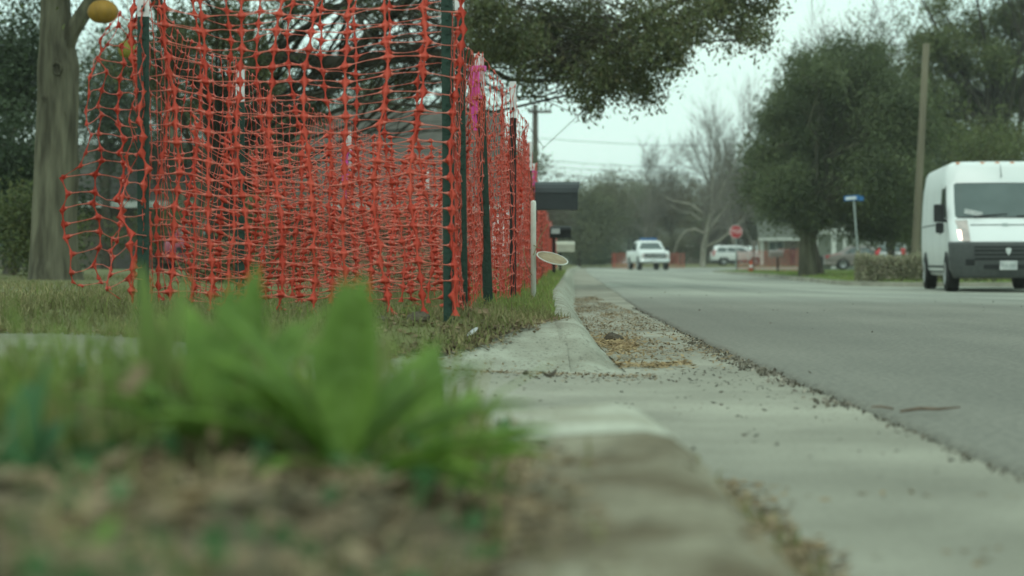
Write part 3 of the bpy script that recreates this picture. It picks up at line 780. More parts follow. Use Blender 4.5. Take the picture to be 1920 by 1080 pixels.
P = patch(68, 420, -.7, .0, .9, 2.6, vz, clump(6, 4, 7, 8)); P[:, 2] += .008 + .025 * rs(69).rand(len(P))
tag(leafmesh('clover', P, .022, .018, M['clover'], 70, flat=.5), 'low clover leaves among the dead leaves on the near verge', 'ground cover', kind='stuff')
P = patch(71, 3600, .26, .56, 1.5, 3.5, lambda X, Y: .11 - .105 * sm(.27, .345, X), lambda X, Y: np.exp(-((X - .375) / .04) ** 2) * (.3 + .7 * clump(22, 4, 3, 9)(X, Y)))
tag(leafmesh('leaf_litter', P, .022, .010, M['litter'], 72, flat=.85), 'crumbs of dead leaf along the near kerb', 'leaf litter', kind='stuff')
P = patch(716, 3400, -.12, .22, .8, 3.0, lambda X, Y: .155 + 0 * X, lambda X, Y: clump(21, 4, 8, 9)(X, Y) * (1 - .97 * sm(2.25, 2.7, Y)) * (1 - .8 * sm(.12, .21, X)) * (.35 + .65 * np.sin(Y * 11 + X * 4) ** 2))
P[:, 2] += .006 * rs(717).rand(len(P))
tag(leafmesh('leaf_litter', P, .024, .011, M['litter'], 718, flat=.85), 'brown crumbs and leaf fragments strewn over the top of the near kerb', 'leaf litter', kind='stuff')
P = patch(720, 160, .29, .40, 1.7, 3.0, lambda X, Y: .11 - .105 * sm(.27, .345, X)); g2 = rs(721)
blades('grass', P, .01 + .025 * g2.rand(len(P)), .003 + .002 * g2.rand(len(P)), M['dry'], 722, 1.0, label='dry grass sprouting along the face of the near kerb')

# the big weed: separate broad leaves
def weed(label, base, leaves, m, cat='weed'):
    root = empty('weed', base, 0, label, cat)
    for (az_, L, W, lift, curl) in leaves:
        a = R(az_); d = Vector((math.cos(a), math.sin(a), 0)); s = Vector((-math.sin(a), math.cos(a), 0))
        rings = []; W *= 1.12
        p = Vector((0, 0, 0)); ang = R(lift)
        n = 9
        for i in range(n):
            t = i / (n - 1)
            w = W * (math.sin(PI * min(1, t * .93 + .07)) ** .75) * (.35 + .65 * sm(0, .45, t)) * .5 + .001
            nrm = Vector((0, 0, 1)) * math.cos(ang) - d * math.sin(ang)
            rings.append([p - s * w + nrm * w * .35, p - s * w * .5 + nrm * w * .08, p, p + s * w * .5 + nrm * w * .08, p + s * w + nrm * w * .35])
            p = p + (d * math.cos(ang) + Vector((0, 0, 1)) * math.sin(ang)) * L * 1.15 / (n - 1); ang -= R(curl) / (n - 1)
        MB().loft(rings, closed=False).build('leaf', m, root, True, solid=.0012)
    return root
def wb(px, d): x = (px - 960) / FPX * d; return (x, d, float(vz(x, d)) - .004)
weed('large bright green broad leaved weed standing tallest on the near verge', wb(650, 1.740),
     [(100, .165, .052, 80, -6), (68, .168, .054, 82, 4), (175, .15, .036, 50, 40), (4, .165, .042, 40, 40), (-14, .17, .042, 24, 25), (192, .18, .036, 36, 40), (330, .13, .036, 24, 40), (240, .12, .03, 30, 50), (40, .15, .036, 60, 25), (120, .13, .034, 66, 15), (155, .17, .036, 50, 30), (-30, .13, .034, 16, 35), (168, .19, .034, 60, 20), (16, .15, .038, 55, 35), (210, .15, .034, 55, 30)], M['weed'])
weed('broad leaved weed left of the tallest weed, leaves spreading low', wb(470, 1.972),
     [(60, .13, .034, 68, 25), (130, .12, .029, 55, 40), (190, .12, .028, 40, 45), (20, .11, .028, 45, 45), (260, .09, .026, 30, 50), (310, .10, .028, 30, 50), (90, .165, .024, 80, 8), (160, .15, .024, 70, 20), (105, .15, .026, 82, 8), (40, .14, .03, 66, 20)], M['weed'])
weed('dull blue green weed at the left edge of the near verge', wb(40, 1.740),
     [(60, .09, .03, 60, 50), (140, .09, .03, 50, 55), (220, .08, .028, 35, 55), (0, .09, .03, 45, 55), (290, .075, .028, 30, 55), (100, .10, .028, 70, 30), (340, .08, .03, 40, 50), (70, .11, .015, 76, 15)], M['clover'])
weed('leafy weed with upright blades left of the broad leaved weeds', wb(405, 1.798),
     [(80, .15, .03, 78, 10), (120, .14, .032, 70, 20), (30, .13, .034, 58, 30), (170, .12, .032, 50, 35), (200, .13, .03, 40, 40), (330, .10, .03, 30, 40), (250, .10, .03, 35, 45), (100, .12, .03, 60, 25)], M['weed'])
weed('broad weed leaning right at the edge of the near kerb top', wb(800, 2.030),
     [(60, .12, .034, 50, 35), (10, .13, .036, 32, 35), (-20, .12, .034, 22, 30), (110, .12, .034, 60, 25), (170, .12, .032, 45, 35), (330, .10, .03, 25, 35), (85, .13, .03, 70, 15)], M['weed'])
weed('tall grassy weed with narrow leaves between the left edge and the tallest weed', wb(290, 2.030),
     [(60, .15, .022, 78, 15), (120, .16, .020, 80, 10), (170, .12, .014, 66, 30), (10, .12, .014, 60, 35), (90, .10, .016, 74, 20), (200, .11, .016, 50, 40), (330, .10, .016, 45, 40)], M['grass'])
weed('small green weed low at the bottom left of the near verge', wb(170, 1.253),
     [(70, .04, .012, 60, 40), (140, .04, .012, 50, 45), (220, .04, .012, 35, 50), (0, .04, .012, 45, 50), (300, .03, .012, 40, 50)], M['weed'])
weed('small weed sprouting by the pale end of the near kerb', wb(930, 2.552),
     [(70, .06, .016, 60, 40), (140, .06, .016, 50, 45), (220, .07, .016, 35, 50), (0, .07, .016, 35, 50), (300, .05, .016, 40, 50)], M['clover'])


def dead_leaf(label, p, L, W, rz, m, up=.25, curl=.6, group=None):
    root_m = MB(); n = 7; rings = []
    for i in range(n):
        t = i / (n - 1) - .5; w = W / 2 * math.cos(t * PI * .94) ** .7 + .0008
        z = curl * L * t * t + up * L * (t + .5)
        rings.append([(t * L, -w, z + w * .5), (t * L, -w * .4, z), (t * L, w * .4, z), (t * L, w, z + w * .45)])
    root_m.loft(rings, closed=False)
    o = root_m.build('dead_leaf', m, None, True, solid=.001); o.location = p; o.rotation_euler = (0, 0, rz)
    return tag(o, label, 'dead leaf', group)
dead_leaf('bright orange dead leaf low on the near verge', at(352, 952, 1.22), .030, .02, .3, M['litter_o'], .2)
dead_leaf('upright tan dead leaf among the green blades on the near verge', at(252, 745, 1.6), .026, .016, 1.2, M['litter'], .9)
dead_leaf('pale leaf lying on the edge of the dry grass beside the kerb wing', (-.15, 7.27, float(zl(-.15, 7.27)) + .004), .05, .03, .8, M['plate'], .6)
dead_leaf('dark curled leaf alone on the driveway concrete near the kerb wing', (.115, 5.9, .045), .05, .034, .4, M['dark_bits'], .1, 1.6)
dead_leaf('small dark leaf on the driveway left of the curled one', (.042, 5.95, .05), .03, .02, 1.4, M['dark_bits'], .1, 1.5)

# verge by the fence: dry tufts and greener strip
g = rs(81)
P = patch(81, 46000, -2.4, .16, 6.62, 11.5, zl, lambda X, Y: clump(8, 4, 4, 5)(X, Y) * (X < np.interp(Y, [6.7, 7.05, 7.3, 7.7, 8.6, 12], [-.62, -.29, -.14, .01, .17, .25])))
blades('grass', P, (.014 + .062 * g.rand(len(P)) ** 2.6) , .0035 + .003 * g.rand(len(P)), M['dry'], 82, 1.1, label='dry straw coloured grass under the orange netting')
P = patch(83, 9000, -.32, .35, 8.2, 16, zl, lambda X, Y: sm(8.2, 9.5, Y) * clump(9, 4, 5, 4)(X, Y) * (X < xl(Y) - .2))
blades('grass', P, .03 + .06 * g.rand(len(P)) ** 1.5, .004 + .003 * g.rand(len(P)), M['grass'], 84, .8, label='green grass strip between the netting and the far kerb')
P = patch(85, 3500, -1.6, -.3, 7.3, 10, zl, clump(10, 4, 4, 6))
blades('grass', P, .02 + .045 * g.rand(len(P)) ** 2, .004 + .003 * g.rand(len(P)), M['grass'], 86, .8, label='sparse green blades under the front net')
P = patch(87, 26000, -9, -1.3, 7.0, 26, zl, lambda X, Y: (6 / (Y - 2)) * clump(11, 4, 1.2, 1.5)(X, Y))
blades('grass', P, .03 + .035 * g.rand(len(P)), .006 + .005 * g.rand(len(P)), M['dry'], 88, .9, label='short yellowish lawn grass around the tree trunk')
P = patch(89, 9000, -.1, 1.6, 14, 48, zl, lambda X, Y: (X < xl(Y) - .19) * (X > xl(Y) - 1.4) * .9)
blades('grass', P, .04 + .06 * g.rand(len(P)), .008 + .006 * g.rand(len(P)), M['grass'], 90, .8, label='green grass beside the kerb under the mailboxes')
P = patch(91, 14000, -1.3, .0, 7.1, 8.2, zl, lambda X, Y: (mnoise.noise((0, 0, 0)) + clump(12, 4, 6, 9)(X, Y)) * .8 * (X < np.interp(Y, [6.7, 7.05, 7.3, 7.7, 8.6], [-.64, -.31, -.16, -.02, .1])))[:1500]
P[:, 2] += .01 * rs(92).rand(len(P))
tag(leafmesh('leaf_litter', P, .035, .018, M['litter'], 93, flat=.75), 'brown leaf litter round the foot of the nearest post', 'leaf litter', kind='stuff')
g = rs(97); t = g.rand(2600); ey = np.interp(t, [0, .25, .5, .75, 1], [6.72, 7.05, 7.3, 7.7, 8.6]); ex = np.interp(ey, [6.72, 7.05, 7.3, 7.7, 8.6], [-.60, -.27, -.12, .03, .20])
far = g.rand(2600) < .35; ex = np.where(far, -.6 - 2.4 * g.rand(2600), ex); ey = np.where(far, 6.74, ey)
nse = np.array([mnoise.noise((a_ * 5, b_ * 5, 2)) for a_, b_ in zip(ex, ey)])
ex += .05 * nse + .035 * g.randn(2600); ey += -.05 * nse * far + .035 * g.randn(2600) - .03
P = np.stack([ex, ey, np.maximum(zl(ex, ey), np.where(ey > 6.75, wing_z(ex, ey), zdrive(ex))) + .004 + .010 * g.rand(2600)], 1)
tag(leafmesh('leaf_litter', P, .028, .013, M['litter'], 98, flat=.8), 'ragged edge of soil and dead leaves where the lawn meets the concrete', 'leaf litter', kind='stuff')
k = g.rand(2600) < .6; blades('grass', P[k], .012 + .04 * g.rand(k.sum()) ** 1.8, .0035 + .003 * g.rand(k.sum()), M['dry'], 99, 1.2, label='dry grass fringe hanging over the concrete beside the netting')
# brown brush between the two net lines
g = rs(94); pts = []
for k in range(26):
    x = -1.15 + .8 * g.rand(); y = 10.6 + 6 * g.rand(); z = float(zl(x, y))
    n = 200; e = g.randn(n, 3) * np.array([.2, .35, .09]); pts.append(np.array([x, y, z + .08]) + e)
P = np.concatenate(pts); P = P[P[:, 2] > zl(P[:, 0], P[:, 1])]
tag(leafmesh('brushwood', P, .065, .010, M['litter'], 95), 'heap of brown brush and dead weeds between the net lines', 'brush', kind='stuff')
# dug earth lumps by the posts
def clod(label, x, y, r, seed, m='dark_bits', gz=zl, cat='clod', grp=None, zo=0):
    g = rs(seed); mb = MB(); prof = []
    n = 12; rings = []
    for i in range(6):
        a = PI * i / 5 * .98 + .01; rings.append([(r * math.sin(a) * math.cos(b) * (1 + .25 * g.randn()), r * .8 * math.sin(a) * math.sin(b) * (1 + .25 * g.randn()), r * .55 * math.cos(a) * (1 + .2 * g.randn())) for b in np.linspace(0, 2 * PI, n, False)])
    mb.loft(rings); o = mb.build('clod', M[m], None, False); o.location = (x, y, float(gz(x, y)) + r * .25 + zo)
    return tag(o, label, cat, grp)
clod('dark clod of soil left of the foot of the nearest post', -.355, 7.36, .042, 1)
clod('smaller dark clod further left under the front net', -.50, 7.3, .026, 2)
clod('brown clod of soil right of the foot of the nearest post', -.135, 7.7, .05, 3, 'litter')

# gutter litter, crack pebbles, crumbs on the concrete and road
zg = lambda X, Y: zb(X, Y) + .006
GL = patch(101, 4200, .40, .98, 7.0, 10.6, zg, lambda X, Y: np.clip(np.exp(-((Y - 7.55 - .25 * np.sin(X * 9)) / .12) ** 2) * (X < .70) + np.exp(-((Y - 9.3) / .75) ** 2) * np.exp(-((X - .50) / .075) ** 2) * 1.0 + .02, 0, 1))
GL[:, 2] += .012 * rs(102).rand(len(GL))
tag(leafmesh('leaf_litter', GL, .030, .010, M['litter_o'], 103, flat=.85), 'orange brown leaf crumbs drifted in the gutter beyond the driveway', 'leaf litter', kind='stuff')
GL = patch(104, 6000, .40, .96, 7.0, 22, zg, lambda X, Y: np.clip(np.array([max(0, .42 + .9 * mnoise.noise((x_ * 6, y_ * 1.1, 4)) + .35 * mnoise.noise((x_ * 25, y_ * 6, 1))) for x_, y_ in zip(X, Y)]) * (X < xl(Y) + .55) * sm(7.2, 8.2, Y), 0, 1))
GL[:, 2] += .006 * rs(105).rand(len(GL))
tag(leafmesh('leaf_litter', GL, .020, .009, M['litter'], 106, flat=.8), 'dark brown crumbs of leaf and mud lying in the far gutter', 'leaf litter', kind='stuff')
g = rs(107); yy = 2.6 + 14 * g.rand(1500) ** 1.2; xx = np.array([road_edge(v) for v in yy]) - .012 + .016 * g.randn(len(yy))
P = np.stack([xx, yy, .004 + .006 * g.rand(len(yy))], 1)
tag(leafmesh('pebbles', P, .011, .008, M['dark_bits'], 108), 'dark crumbled asphalt along the joint between concrete and road', 'gravel', kind='stuff')
yy = 5.2 + 4.5 * g.rand(900); xx = np.array([road_edge(v) for v in yy]) - .03 + .025 * g.randn(len(yy)) - .05 * g.rand(len(yy)) ** 3
k = clump(14, 4, 0, 7)(xx * 0, yy) > .35
P = np.stack([xx, yy, .006 + .008 * g.rand(len(yy))], 1)[k]
tag(leafmesh('pebbles', P, .020, .012, M['stone'], 109), 'pale gravel scattered along the road joint', 'gravel', kind='stuff')
P = patch(110, 650, -.5, .95, 3.5, 7.2, lambda X, Y: .006 + .15 * sm(.3, -1.7, X), lambda X, Y: .12 + .9 * np.exp(-((Y - 6.6) / .35) ** 2) * (X < .8) + .5 * np.exp(-((X - .75) / .12) ** 2) * sm(4.5, 6, Y))
tag(leafmesh('leaf_litter', P, .016, .008, M['dark_bits'], 111, flat=.8), 'specks of dark leaf on the driveway concrete', 'leaf litter', kind='stuff')
P = patch(116, 900, -.35, .5, 6.3, 7.1, lambda X, Y: np.maximum(zdrive(X), wing_z(X, Y)) + .004, lambda X, Y: np.exp(-((Y - 6.72 - .05 * np.sin(X * 11)) / .06) ** 2) + .06)
tag(leafmesh('leaf_litter', P, .016, .008, M['litter'], 117, flat=.85), 'line of dirt and leaf crumbs along the foot of the kerb wing', 'leaf litter', kind='stuff')
P = patch(112, 420, 1.0, 6.5, 4.5, 26, lambda X, Y: zb(X, Y) + .028, lambda X, Y: .05 + .95 * np.exp(-((Y - 14.5 - .3 * np.sin(X * 3)) / .55) ** 2) * (X > 1.7) * (.3 + .7 * np.sin(X * 4.0) ** 2))
tag(leafmesh('pebbles', P, .017, .012, M['dark_bits'], 113, flat=.4), 'loose dark crumbs scattered across the road', 'gravel', kind='stuff')
P = patch(114, 130, .42, .95, 2.4, 3.6, lambda X, Y: 0 * X + .006, lambda X, Y: np.exp(-((Y - 2.62 - .05 * np.sin(X * 20)) / .05) ** 2) + np.exp(-((Y - 3.25) / .05) ** 2) * .6)
tag(leafmesh('leaf_litter', P, .022, .009, M['litter'], 115, flat=.85), 'thin lines of leaf crumbs on the gutter near the bottom right', 'leaf litter', kind='stuff')
clod('dark lump of dead leaves in the gutter beyond the kerb nose', .505, 9.6, .038, 11, 'dark_bits', zg, 'leaf clump', None, .01)
# gutter slab joints
for i, y in enumerate((4.72, 7.02)):
    pass
mb = MB(); mb.tube([(0, 0, 0), (.05, .012, .006), (.10, .018, .004), (.155, .034, .008)], [.0035, .005, .004, .002], 6); mb.tube([(.05, .012, .006), (.075, -.012, .006)], [.003, .0015], 5)
o = mb.build('stick', M['twigstick'], None, True); o.location = (.955, 4.72, .034); tag(o, 'brown broken stick lying on the edge of the road', 'stick')
mb = MB(); mb.tube([(0, 0, 0), (-.03, .02, .004), (-.05, .03, .002)], [.003, .003, .002], 6)
o = mb.build('stick', M['twigstick'], None, True); o.location = (.965, 4.86, .03); tag(o, 'short dark twig beside the broken stick on the road joint', 'stick')


# ------------------------------------------------------------------ vehicles (local frame: front faces -Y at y = 0, ground at z = 0)
class Hull:
    """levels: (z, y_front, y_rear, half width, front corner radius, bulge)"""
    def __init__(s, lv): s.lv = np.array(lv, float)
    def p(s, z): return [float(np.interp(z, s.lv[:, 0], s.lv[:, k])) for k in range(1, 6)]
    def ring(s, z, off=0.0, ycut=None):
        yf, yr, w, rc, bl = s.p(z); w += off; yf -= off; yr += off
        if ycut is not None: yr = ycut
        rc = min(rc, w * .8); rr = min(.14, (yr - yf) * .2); pts = []
        for x in np.linspace(-(w - rc), w - rc, 7): pts.append((x, yf + bl * (x / w) ** 2, z))
        yc = yf + bl * ((w - rc) / w) ** 2
        for a in np.linspace(-PI / 2, 0, 6)[1:]: pts.append((w - rc + rc * math.cos(a), yc + rc + rc * math.sin(a), z))
        for y in np.linspace(yc + rc, yr - rr, 9)[1:]: pts.append((w, y, z))
        for a in np.linspace(0, PI / 2, 4)[1:]: pts.append((w - rr + rr * math.cos(a), yr - rr + rr * math.sin(a), z))
        for x in np.linspace(w - rr, -(w - rr), 5)[1:]: pts.append((x, yr, z))
        for a in np.linspace(PI / 2, PI, 4)[1:]: pts.append((-w + rr + rr * math.cos(a), yr - rr + rr * math.sin(a), z))
        for y in np.linspace(yr - rr, yc + rc, 9)[1:]: pts.append((-w, y, z))
        for a in np.linspace(PI, 1.5 * PI, 6)[1:-1]: pts.append((-w + rc + rc * math.cos(a), yc + rc + rc * math.sin(a), z))
        return pts
    def loft(s, zs=None, off=0.0, ycut=None):
        zs = s.lv[:, 0] if zs is None else zs
        return MB().loft([s.ring(z, off, ycut) for z in zs])
    def front(s, x0, x1, z0, z1, off=.006, nx=9, nz=5, th=None):
        def f(x, z):
            yf, yr, w, rc, bl = s.p(z); xx = x * w; e = max(0, abs(xx) - (w - rc)); c = rc - math.sqrt(max(rc * rc - e * e, 0)) if e > 0 else 0
            return (xx, yf + bl * min(1, abs(xx) / w) ** 2 + c - off, z)
        return MB().grid(lambda x, z: f(x, z), np.linspace(x0, x1, nx), np.linspace(z0, z1, nz))
    def rear(s, x0, x1, z0, z1, off=.006):
        return MB().grid(lambda x, z: (x * s.p(z)[2], s.p(z)[1] + off, z), np.linspace(x1, x0, 6), np.linspace(z0, z1, 4))
    def side(s, sg, fn, z0, z1, off=.006, nz=5):
        """fn(z) -> (y0, y1)"""
        mb = MB(); V = []
        for z in np.linspace(z0, z1, nz):
            w = s.p(z)[2] + off; a, b = fn(z); V.append([(sg * w, y, z) for y in np.linspace(a, b, 5)])
        return mb.loft(V, closed=False)


def wheel(root, x, y, r, w=.2):
    mb = MB(); sg = 1 if x > 0 else -1
    mb.lathe([(r * .6, -w / 2), (r * .93, -w / 2), (r, -w * .36), (r, w * .36), (r * .93, w / 2), (r * .6, w / 2)], (x, y, r), 'x', 24)
    t = mb.build('wheel', M['rubber'], root, True)
    mb = MB(); q = sg * w * .5
    mb.lathe([(r * .64, q + sg * .004), (r * .6, q + sg * .012), (r * .45, q - sg * .02), (r * .16, q + sg * .004), (.004, q + sg * .01)], (x, y, r), 'x', 20)
    mb.build('rim', M['rim'], t, True)
    return t


def arch(root, x, y, r, name='wheel_arch'):
    mb = MB(); sg = 1 if x > 0 else -1
    mb.loft([[(x, y + r * 1.22 * math.cos(a), r + r * 1.22 * math.sin(a)) for a in np.linspace(-.35, PI + .35, 17)], [(x + sg * .008, y + r * 1.2 * math.cos(a), r + r * 1.2 * math.sin(a)) for a in np.linspace(-.35, PI + .35, 17)]])
    return mb.build(name, M['black'], root)


# --- white delivery van
van = empty('delivery_van', (9.20, 35.6, float(zb(9.3, 36)) + .02), -R(6.6), 'tall white delivery van with dark bumper and one lit headlamp facing us', 'van')
VH = Hull([(.30, .10, 5.92, .93, .2, .10), (.42, .02, 5.98, 1.0, .24, .14), (.92, .0, 5.98, 1.02, .26, .16), (.98, .05, 5.98, 1.02, .26, .16), (1.16, .26, 5.98, 1.02, .22, .18), (1.36, .55, 5.98, 1.02, .17, .2),
           (1.42, .62, 5.97, 1.015, .17, .2), (1.75, .92, 5.96, 1.0, .17, .2), (2.07, 1.20, 5.95, .975, .17, .18), (2.13, 1.24, 5.94, .965, .18, .16), (2.38, 1.36, 5.92, .925, .22, .14), (2.47, 1.46, 5.88, .88, .3, .12), (2.515, 1.62, 5.8, .80, .3, .1), (2.53, 1.9, 5.6, .66, .3, .1)])
VH.loft().build('body', M['white'], van, True)
VH.loft([.27, .33, .45, .70, .88, .945], .022, .62).build('bumper', M['plastic'], van, True)
VH.front(-.985, .985, 1.43, 2.07, .012, 17, 6).build('windscreen', M['glass'], van, True)
VH.front(-.98, .98, 1.40, 1.435, .010, 13, 2).build('windscreen_trim', M['plastic'], van, True)
VH.front(-.98, .98, 2.066, 2.09, .010, 13, 2).build('windscreen_trim', M['plastic'], van, True)
gr = VH.front(-.60, .60, .60, .86, .03, 9, 4).build('grille', M['black'], van, True)
for z in (.665, .74, .815): VH.front(-.60, .60, z - .014, z + .014, .038, 9, 2).build('grille_bar', M['plastic'], gr, True)
mb = MB()                                       # shield shaped emblem between the grille bars
c = Vector((0, -.055, .765)); outline = [(-.055, .06), (0, .075), (.055, .06), (.05, 0), (.028, -.045), (0, -.085), (-.028, -.045), (-.05, 0)]
mb.loft([[c + Vector((x, .012, z)) for x, z in outline], [c + Vector((x * .9, -.006, z * .9)) for x, z in outline]])
mb.box(c + Vector((0, -.008, .02)), (.02, .012, .09)); mb.box(c + Vector((0, -.008, .03)), (.075, .012, .018))
mb.build('emblem', M['chrome'], gr)
VH.front(-.62, .62, 1.255, 1.275, .006, 9, 2).build('hood_slot', M['plastic'], van)
VH.front(-.05, .05, 1.235, 1.295, .010, 3, 2).build('hood_badge', M['steel'], van)
VH.front(-.44, .44, .44, .52, .028, 7, 2).build('lower_intake', M['black'], van)
for sx in (-1, 1):
    VH.front(.66 * sx, .985 * sx, .955, 1.36, .016, 8, 7).build('headlight', M['lens'], van, True)
    lamp = VH.front(.80 * sx, .935 * sx, .985, 1.17, .024, 6, 5).build('bulb', M['lamp_on'] if sx < 0 else M['lens'], van, True)
    VH.front(.60 * sx, .82 * sx, .50, .62, .027, 4, 3).build('fog_recess', M['black'], van)
    m_ = MB(); m_.box((sx * 1.16, .92, 1.50), (.20, .12, .34)); m_.box((sx * 1.15, .92, 1.22), (.15, .11, .2)); m_.box((sx * 1.04, .95, 1.36), (.16, .05, .07))
    m_.build('mirror', M['black'], van, False, .035)
    VH.side(sx, lambda z: (.95 + (z - 1.3) * .80, 2.05), 1.42, 2.0, .006).build('side_window', M['glass'], van)
    VH.side(sx, lambda z: (.84 + (z - 1.3) * .80, .93 + (z - 1.3) * .80), 1.40, 2.04, .007).build('pillar_trim', M['black'], van)
    for y in (.98, 2.15, 3.45, 4.85): VH.side(sx, lambda z, y=y: (y, y + .014), .5, 2.1, .003).build('door_seam', M['plastic'], van)
    VH.side(sx, lambda z: (2.2, 5.7), 1.30, 1.325, .008, 2).build('slide_rail', M['plastic'], van)
    VH.side(sx, lambda z: (2.35, 3.35), 1.40, 2.02, .002, 3).build('side_panel', M['white'], van)
    VH.side(sx, lambda z: (3.55, 4.75), 1.40, 2.02, .002, 3).build('side_panel', M['white'], van)
    VH.side(sx, lambda z: (1.4, 4.5), .36, .50, .012, 2).build('sill_trim', M['plastic'], van)
    for y in (.98, 4.98):
        arch(van, sx * 1.022, y, .35); wheel(van, sx * .925, y, .35, .24)
    h_ = MB(); h_.box((sx * 1.03, 1.95, 1.14), (.03, .2, .05)); h_.build('door_handle', M['plastic'], van, False, .01)
for x in (-.74, -.28, 0, .28, .74):
    z = 2.485; yf = VH.p(z)[0] + .10 * (x / .9) ** 2
    mb = MB(); mb.box((x, yf - .02, z), (.075, .05, .03)); mb.build('roof_light', M['amber'], van, False, .01)
mb = MB(); mb.tube([(.04, VH.p(2.2)[0] - .02, 2.2), (.04, VH.p(2.2)[0] - .03, 2.22), (.035, 1.33, 2.45)], [.014, .009, .004], 6); mb.build('aerial', M['black'], van)
for sx in (-.55, .25):
    mb = MB(); p0 = Vector((sx, VH.p(1.44)[0] + .02, 1.43)); p1 = Vector((sx + .62, VH.p(1.47)[0] + .03, 1.475))
    mb.tube([p0 + Vector((-.0, -.04, .0)), p1 + Vector((0, -.04, 0))], .013, 5); mb.build('wiper', M['black'], van)
mb = MB(); mb.box((-.55, .66, 1.50), (.34, .02, .09), Matrix.Rotation(.22, 3, 'Y')); mb.build('dashboard_paper', M['plate'], van)
pl = MB().box((.0, -.052, .455 + .05), (.32, .012, .17)).build('licence_plate', M['plate'], van, False, .006)
VH.front(-.13, -.02, .485, .535, .045, 2, 2)
mb = MB()
for i, w_ in enumerate((.03, .02, .034, .012, .03, .03, .02)): mb.box((-.11 + i * .037, -.060, .505), (w_ * .7, .004, .06))
mb.build('plate_print', M['steel'], pl)


def car(name, label, cat, loc, rz, lv, paint, wheels, win, L, wr=.33, group=None, rear_glass=None, split=(.48,), tail=(.72, .98), lights=True, roof_rail=False, plastic_skirt=False):
    root = empty(name, loc, rz, label, cat, group); H = Hull(lv)
    H.loft().build('body', paint, root, True)
    z0, z1 = win
    H.front(-.84, .84, z0 + .03, z1, .012, 9, 4).build('windscreen', M['glass'], root, True)
    rg = rear_glass or (z0 + .04, z1 - .02)
    H.rear(-.78, .78, rg[0], rg[1], .012).build('rear_window', M['glass'], root, True)
    for sx in (-1, 1):
        a = lambda z: H.p(z)[0] + .34; b = lambda z: H.p(z)[1] - .30
        cuts = [0, *split, 1]
        for i in range(len(cuts) - 1):
            f0, f1 = cuts[i], cuts[i + 1]
            H.side(sx, lambda z, f0=f0, f1=f1: (a(z) + (b(z) - a(z)) * f0 + .035, a(z) + (b(z) - a(z)) * f1 - .035), z0 + .04, z1 - .02, .008).build('side_window', M['glass'], root, True)
        for y in wheels: arch(root, sx * (H.p(.5)[2] + .003), y, wr); wheel(root, sx * (H.p(.5)[2] - .08), y, wr, .2)
        m_ = MB(); m_.box((sx * (H.p(z0)[2] + .10), H.p(z0 + .1)[0] + .3, z0 + .08), (.18, .1, .13)); m_.build('mirror', paint, root, False, .03)
        H.front(.62 * sx, .97 * sx, .62, .76, .014, 5, 3).build('headlight', M['lens'], root, True)
        H.rear(.70 * sx, .97 * sx, tail[0], tail[1], .014).build('tail_light', M['red_lens'], root)
        H.side(sx, lambda z: (H.p(z)[1] - .22, H.p(z)[1] - .06), tail[0], tail[1], .010, 3).build('tail_light', M['red_lens'], root)
        H.side(sx, lambda z: (L * .30, L * .302), .4, z0, .004, 3).build('door_seam', M['black'], root)
        H.side(sx, lambda z: (L * .52, L * .523), .4, z0, .004, 3).build('door_seam', M['black'], root)
        if plastic_skirt: H.side(sx, lambda z: (.3, L - .25), .20, .42, .012, 3).build('sill_trim', M['plastic'], root)
        if roof_rail:
            m_ = MB(); zt = lv[-2][0] + .05; m_.tube([(sx * .62, 2.1, zt - .04), (sx * .62, 2.3, zt), (sx * .62, L - 1.0, zt), (sx * .62, L - .7, zt - .04)], .02, 6); m_.build('roof_rail', M['black'], root)
    H.front(-.5, .5, .52, .68, .012, 7, 3).build('grille', M['black'], root)
    H.loft([lv[0][0] - .01, lv[1][0], .44], .014).build('bumper', M['plastic'] if plastic_skirt else paint, root, True)
    MB().box((0, H.p(.7)[1] + .012, .82), (.32, .012, .15)).build('licence_plate', M['plate'], root)
    return root


SUV = [(.24, .12, 4.42, .82, .3, .1), (.34, .02, 4.5, .88, .35, .14), (.72, .0, 4.53, .905, .35, .16), (.90, .10, 4.53, .90, .35, .16), (1.02, .85, 4.51, .885, .3, .12), (1.08, 1.02, 4.48, .87, .3, .1), (1.53, 1.72, 4.28, .72, .3, .08), (1.62, 1.98, 4.18, .64, .3, .06), (1.68, 2.4, 3.95, .48, .3, .05)]
SED = [(.22, .12, 4.6, .80, .3, .1), (.32, .02, 4.7, .86, .35, .14), (.62, .0, 4.72, .89, .35, .16), (.80, .12, 4.72, .885, .35, .16), (.90, .95, 4.70, .87, .3, .12), (.935, 1.18, 4.0, .85, .3, .1), (1.33, 1.88, 3.45, .68, .3, .08), (1.40, 2.1, 3.25, .60, .3, .06), (1.44, 2.4, 3.0, .42, .3, .05)]
HAT = [(.24, .12, 4.3, .80, .3, .1), (.34, .02, 4.38, .86, .35, .14), (.70, .0, 4.4, .885, .35, .16), (.86, .10, 4.4, .88, .35, .16), (.98, .80, 4.38, .865, .3, .12), (1.04, .95, 4.3, .85, .3, .1), (1.46, 1.6, 3.75, .72, .3, .08), (1.54, 1.85, 3.6, .64, .3, .06), (1.6, 2.3, 3.4, .48, .3, .05)]
zc = lambda x, y: float(zb(x, y)) + .03
car('parked_suv', 'white sport utility car seen from its side behind the orange netting', 'car', (21.1, 160, zc(19, 160) + .09), R(90), SUV, M['white'], (.92, 3.55), (1.06, 1.50), 4.53, .35, 'cars standing far down the street', split=(.33, .66), tail=(.80, 1.25), roof_rail=True, plastic_skirt=True)
car('parked_car', 'maroon car in the driveway behind the front net', 'car', (-8.85, 53, .15), R(-6), HAT, M['maroon'], (.85, 3.4), (1.0, 1.44), 4.4, .31, 'cars standing at houses')
